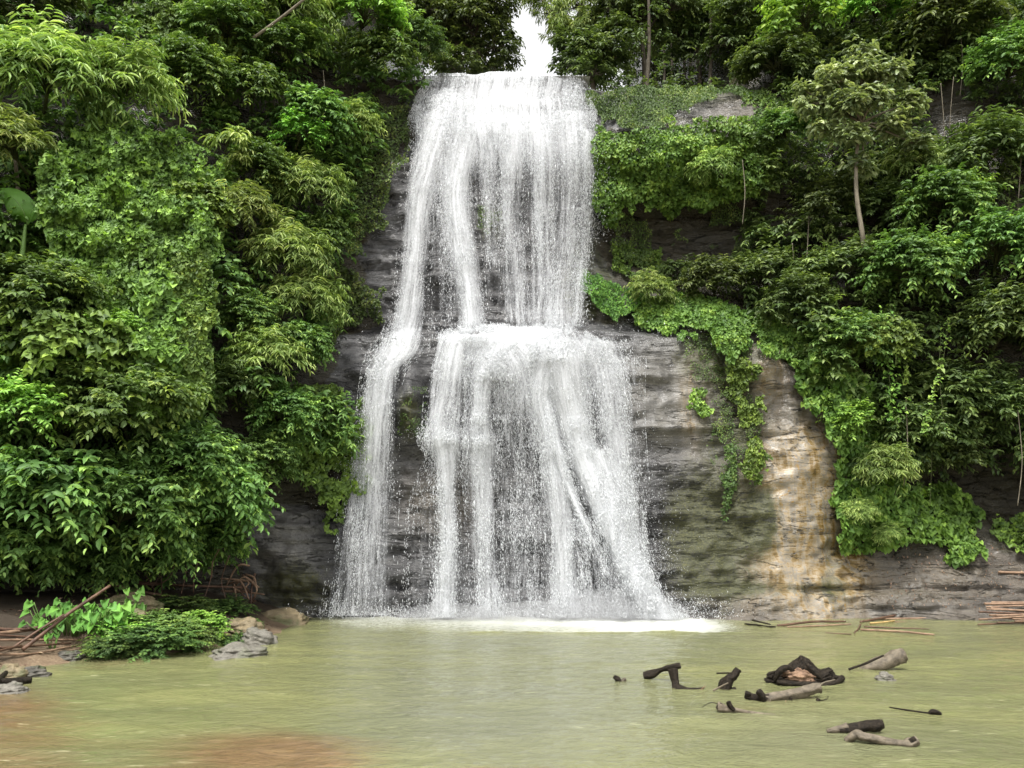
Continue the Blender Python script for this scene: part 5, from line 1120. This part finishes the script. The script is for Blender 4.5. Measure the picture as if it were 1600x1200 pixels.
drift('driftwood_branch', 'small pale forked branch nearest below the straight log', [
  ('branch', [U(1121,1104,Y1), U(1140,1109,Y1), U(1165,1112,Y1-.05), U(1212,1117,Y1-.15)], [.05,.04,.022,.008], 'drift'), ('fork', [U(1147,1110,Y1-.05), U(1141,1103,Y1-.05), U(1138,1096,Y1-.05)], [.022,.03,.026], 'drift_dark'),
  ('snag', [U(1122,1108,Y1), U(1128,1099,Y1)], [.03,.02], 'drift_dark'), ('twig', [U(1122,1100,Y1), U(1110,1098,Y1), U(1097,1105,Y1)], [.006,.005,.004], 'drift_dark')])
Y1 = W(1360, 1046)[1]
drift('driftwood_log', 'thick grey log rising out of the water, rightmost driftwood', [
  ('log', [U(1338,1054,Y1+.1), U(1360,1043,Y1), U(1385,1034,Y1), U(1404,1026,Y1), U(1413,1023,Y1)], [.06,.095,.11,.112,.095], 'drift')], 'log')
stick('driftwood_stick', U(1326,1046,Y1-.2), U(1381,1024,Y1-.3), .02, 'thin dark stick propped against the thick grey log', 'drift_dark', seed=3)
Y1 = W(1330, 1146)[1]
drift('driftwood_log', 'dark tapering log with white tip, upper of the two nearest', [
  ('log', [U(1310,1141,Y1), U(1328,1139,Y1), U(1350,1136,Y1), U(1370,1133,Y1), U(1379,1132,Y1)], [.045,.055,.06,.062,.045], 'drift_dark'), ('tip', [U(1292,1142,Y1), U(1306,1140,Y1), U(1325,1138,Y1-.01)], [.015,.035,.052], 'drift'), ('twig', [U(1376,1131,Y1), U(1378,1124,Y1)], [.015,.008], 'drift_dark')], 'log')
Y1 = W(1370, 1162)[1]
drift('driftwood_branch', 'bent pale branch with knobbly end nearest the camera', [
  ('branch', [U(1322,1158,Y1+.1), U(1338,1148,Y1+.05), U(1352,1152,Y1), U(1385,1158,Y1-.05), U(1412,1163,Y1-.1), U(1424,1160,Y1-.1), U(1433,1156,Y1-.1)], [.03,.05,.045,.04,.04,.05,.045], 'drift'), ('knob', [U(1422,1160,Y1-.12), U(1430,1154,Y1-.12)], [.03,.03], 'drift_dark')])
Y1 = W(1280, 1097)[1]
drift('driftwood_twig', 'tiny black forked twig right of the straight log', [('stub', [U(1277,1098,Y1), U(1279,1091,Y1)], [.025,.02], 'drift_dark'), ('twig', [U(1280,1095,Y1), U(1292,1092,Y1), U(1294,1087,Y1)], [.006,.005,.004], 'drift_dark')], 'twig')
Y1 = W(1460, 1115)[1]
drift('driftwood_twig', 'tiny dark wood tip alone at the right of the pool', [('tip', [U(1452,1115,Y1), U(1460,1112,Y1), U(1470,1116,Y1)], [.02,.035,.02], 'drift_dark'), ('tail', [U(1390,1105,Y1+.4), U(1420,1110,Y1+.2), U(1454,1115,Y1)], [.006,.01,.012], 'drift_dark')], 'twig')
Y1 = W(966, 1064)[1]
drift('driftwood_twig', 'leftmost small root bit standing in the pool', [('root', [U(959,1057,Y1), U(964,1060,Y1), U(970,1066,Y1)], [.025,.04,.03], 'drift_dark'), ('snag', [U(970,1066,Y1), U(976,1061,Y1), U(978,1068,Y1)], [.02,.02,.01], 'drift')], 'twig')
# big hollow stump
def stump():
    c = W(1258, 1066); c[2] = 0.0; s = c[1] / FPX; e = empty('driftwood_stump', c, 'big hollow black root stump with orange rotten wood inside', 'stump')
    bm = bmesh.new(); bmesh.ops.create_icosphere(bm, subdivisions=6, radius=1)
    for v in bm.verts:
        x, y, z = v.co; n1 = mnoise.fractal(v.co * 1.7 + Vector((3, 1, 7)), 1.0, 2.1, 5); n2 = -abs(mnoise.fractal(v.co * 4.5 + Vector((9, 1, 7)), 0.8, 2.1, 5)) * 2.2 + .4
        top = 0.9 + 0.45 * math.exp(-((x + 0.05) / 0.22) ** 2) - 0.25 * math.exp(-((x - 0.35) / 0.2) ** 2) + 0.1 * math.exp(-((x - 0.75) / 0.2) ** 2) - 0.15 * math.exp(-((x + .5) / .2) ** 2)
        f = 1 + 0.28 * n1 + 0.10 * n2
        cav = 0.42 * math.exp(-(((x + 0.35) / 0.33) ** 2 + ((z - 0.35) / 0.30) ** 2)) * (1 if y < 0 else 0)
        v.co = Vector((x * f * 54 * s, (y * f * (1 - cav)) * 0.34, z * f * top * 27 * s))
    me = bpy.data.meshes.new('stump_body'); bm.to_mesh(me); bm.free(); me.materials.append(M['drift_dark'])
    for p_ in me.polygons: p_.use_smooth = True
    link(bpy.data.objects.new('body', me), e)
    bm = bmesh.new(); bmesh.ops.create_icosphere(bm, subdivisions=4, radius=1)
    for v in bm.verts:
        n1 = mnoise.fractal(v.co * 2.6 + Vector((1, 5, 2)), 1.0, 2.1, 5); f = 1 + 0.5 * n1; v.co = Vector((v.co.x * f * 24 * s - 13 * s, v.co.y * f * 0.10 - 0.20, v.co.z * f * 9 * s + 12 * s))
    me = bpy.data.meshes.new('rotten_wood'); bm.to_mesh(me); bm.free(); me.materials.append(M['rotwood'])
    for p_ in me.polygons: p_.use_smooth = True
    link(bpy.data.objects.new('rotten_wood', me), e)
    T = Tubes()
    T.tube([(-50 * s, -.16, 6 * s), (-44 * s, -.22, 20 * s), (-32 * s, -.24, 25 * s), (-22 * s, -.22, 16 * s)], [.03, .04, .035, .02], 12, rough=.7, sub=7, seed=2)
    T.tube([(-48 * s, -.2, 5 * s), (-30 * s, -.27, 3 * s), (0, -.30, 2 * s), (30 * s, -.26, 2 * s), (52 * s, -.1, 8 * s)], [.03, .04, .04, .04, .04], 12, rough=.7, sub=7, seed=4)
    T.tube([(-5 * s, -.16, 30 * s), (4 * s, -.24, 20 * s), (16 * s, -.26, 10 * s)], [.04, .05, .03], 12, rough=.8, sub=7, seed=5)
    T.build('root', M['drift_dark'], e)
stump()
_Ys = W(1258, 1062)[1] - .3
drift('driftwood_snag', 'spray of short black root ends poking up between log and forked branch', [('root', [U(1176,1104,_Ys-.4), U(1178,1098,_Ys-.4), U(1183,1095,_Ys-.4)], [.02,.018,.01], 'drift_dark'), ('snag', [U(1206,1108,_Ys-.4), U(1209,1100,_Ys-.4)], [.018,.012], 'drift_dark'), ('twig', [U(1216,1105,_Ys-.4), U(1222,1098,_Ys-.4), U(1232,1100,_Ys-.4)], [.01,.008,.005], 'drift_dark')], 'snag')
stick('driftwood_stick', U(1198, 1055, _Ys), U(1212, 1049, _Ys), .02, 'short dark peg just left of the big stump', 'drift_dark', seed=12)
stick('driftwood_stick', U(1120, 1052, _Ys), U(1158, 1050, _Ys + .2), .012, 'thin wet stick floating behind the forked stub', 'drift_dark', seed=13)
stick('driftwood_stick', U(1270, 1078, W(1280, 1080)[1]), U(1305, 1062, W(1280, 1080)[1]), .012, 'bent thin pale stick across the front of the big stump', 'drift', seed=8, sag=-.04)

# mist hanging over the foot of the falls
t = NT('mist'); pv = t.n('ShaderNodeVolumePrincipled'); pv.inputs['Color'].default_value = (0.95, 0.96, 0.97, 1); pv.inputs['Density'].default_value = 0.6; t.l(pv.outputs[0], t.out.inputs['Volume']); M['mist'] = t.m
for px, py, sx_, sy_, sz_ in ((960, 958, 1.9, 0.7, 0.75), (870, 960, 2.6, 0.6, 0.45), (700, 960, 1.3, 0.5, 0.4)):
    c = onv(px, py, 0.6); bm = bmesh.new(); bmesh.ops.create_icosphere(bm, subdivisions=4, radius=1.0)
    for v in bm.verts: v.co = Vector((v.co.x * sx_, v.co.y * sy_, max(v.co.z * sz_, -0.02)))
    me = bpy.data.meshes.new('mist'); bm.to_mesh(me); bm.free(); me.materials.append(M['mist']); o = bpy.data.objects.new('mist', me); link(o); o.location = [float(c[0]), float(c[1]), 0.06]
    tag(o, 'white mist over the foam at the foot of the falls', 'mist', kind='stuff')
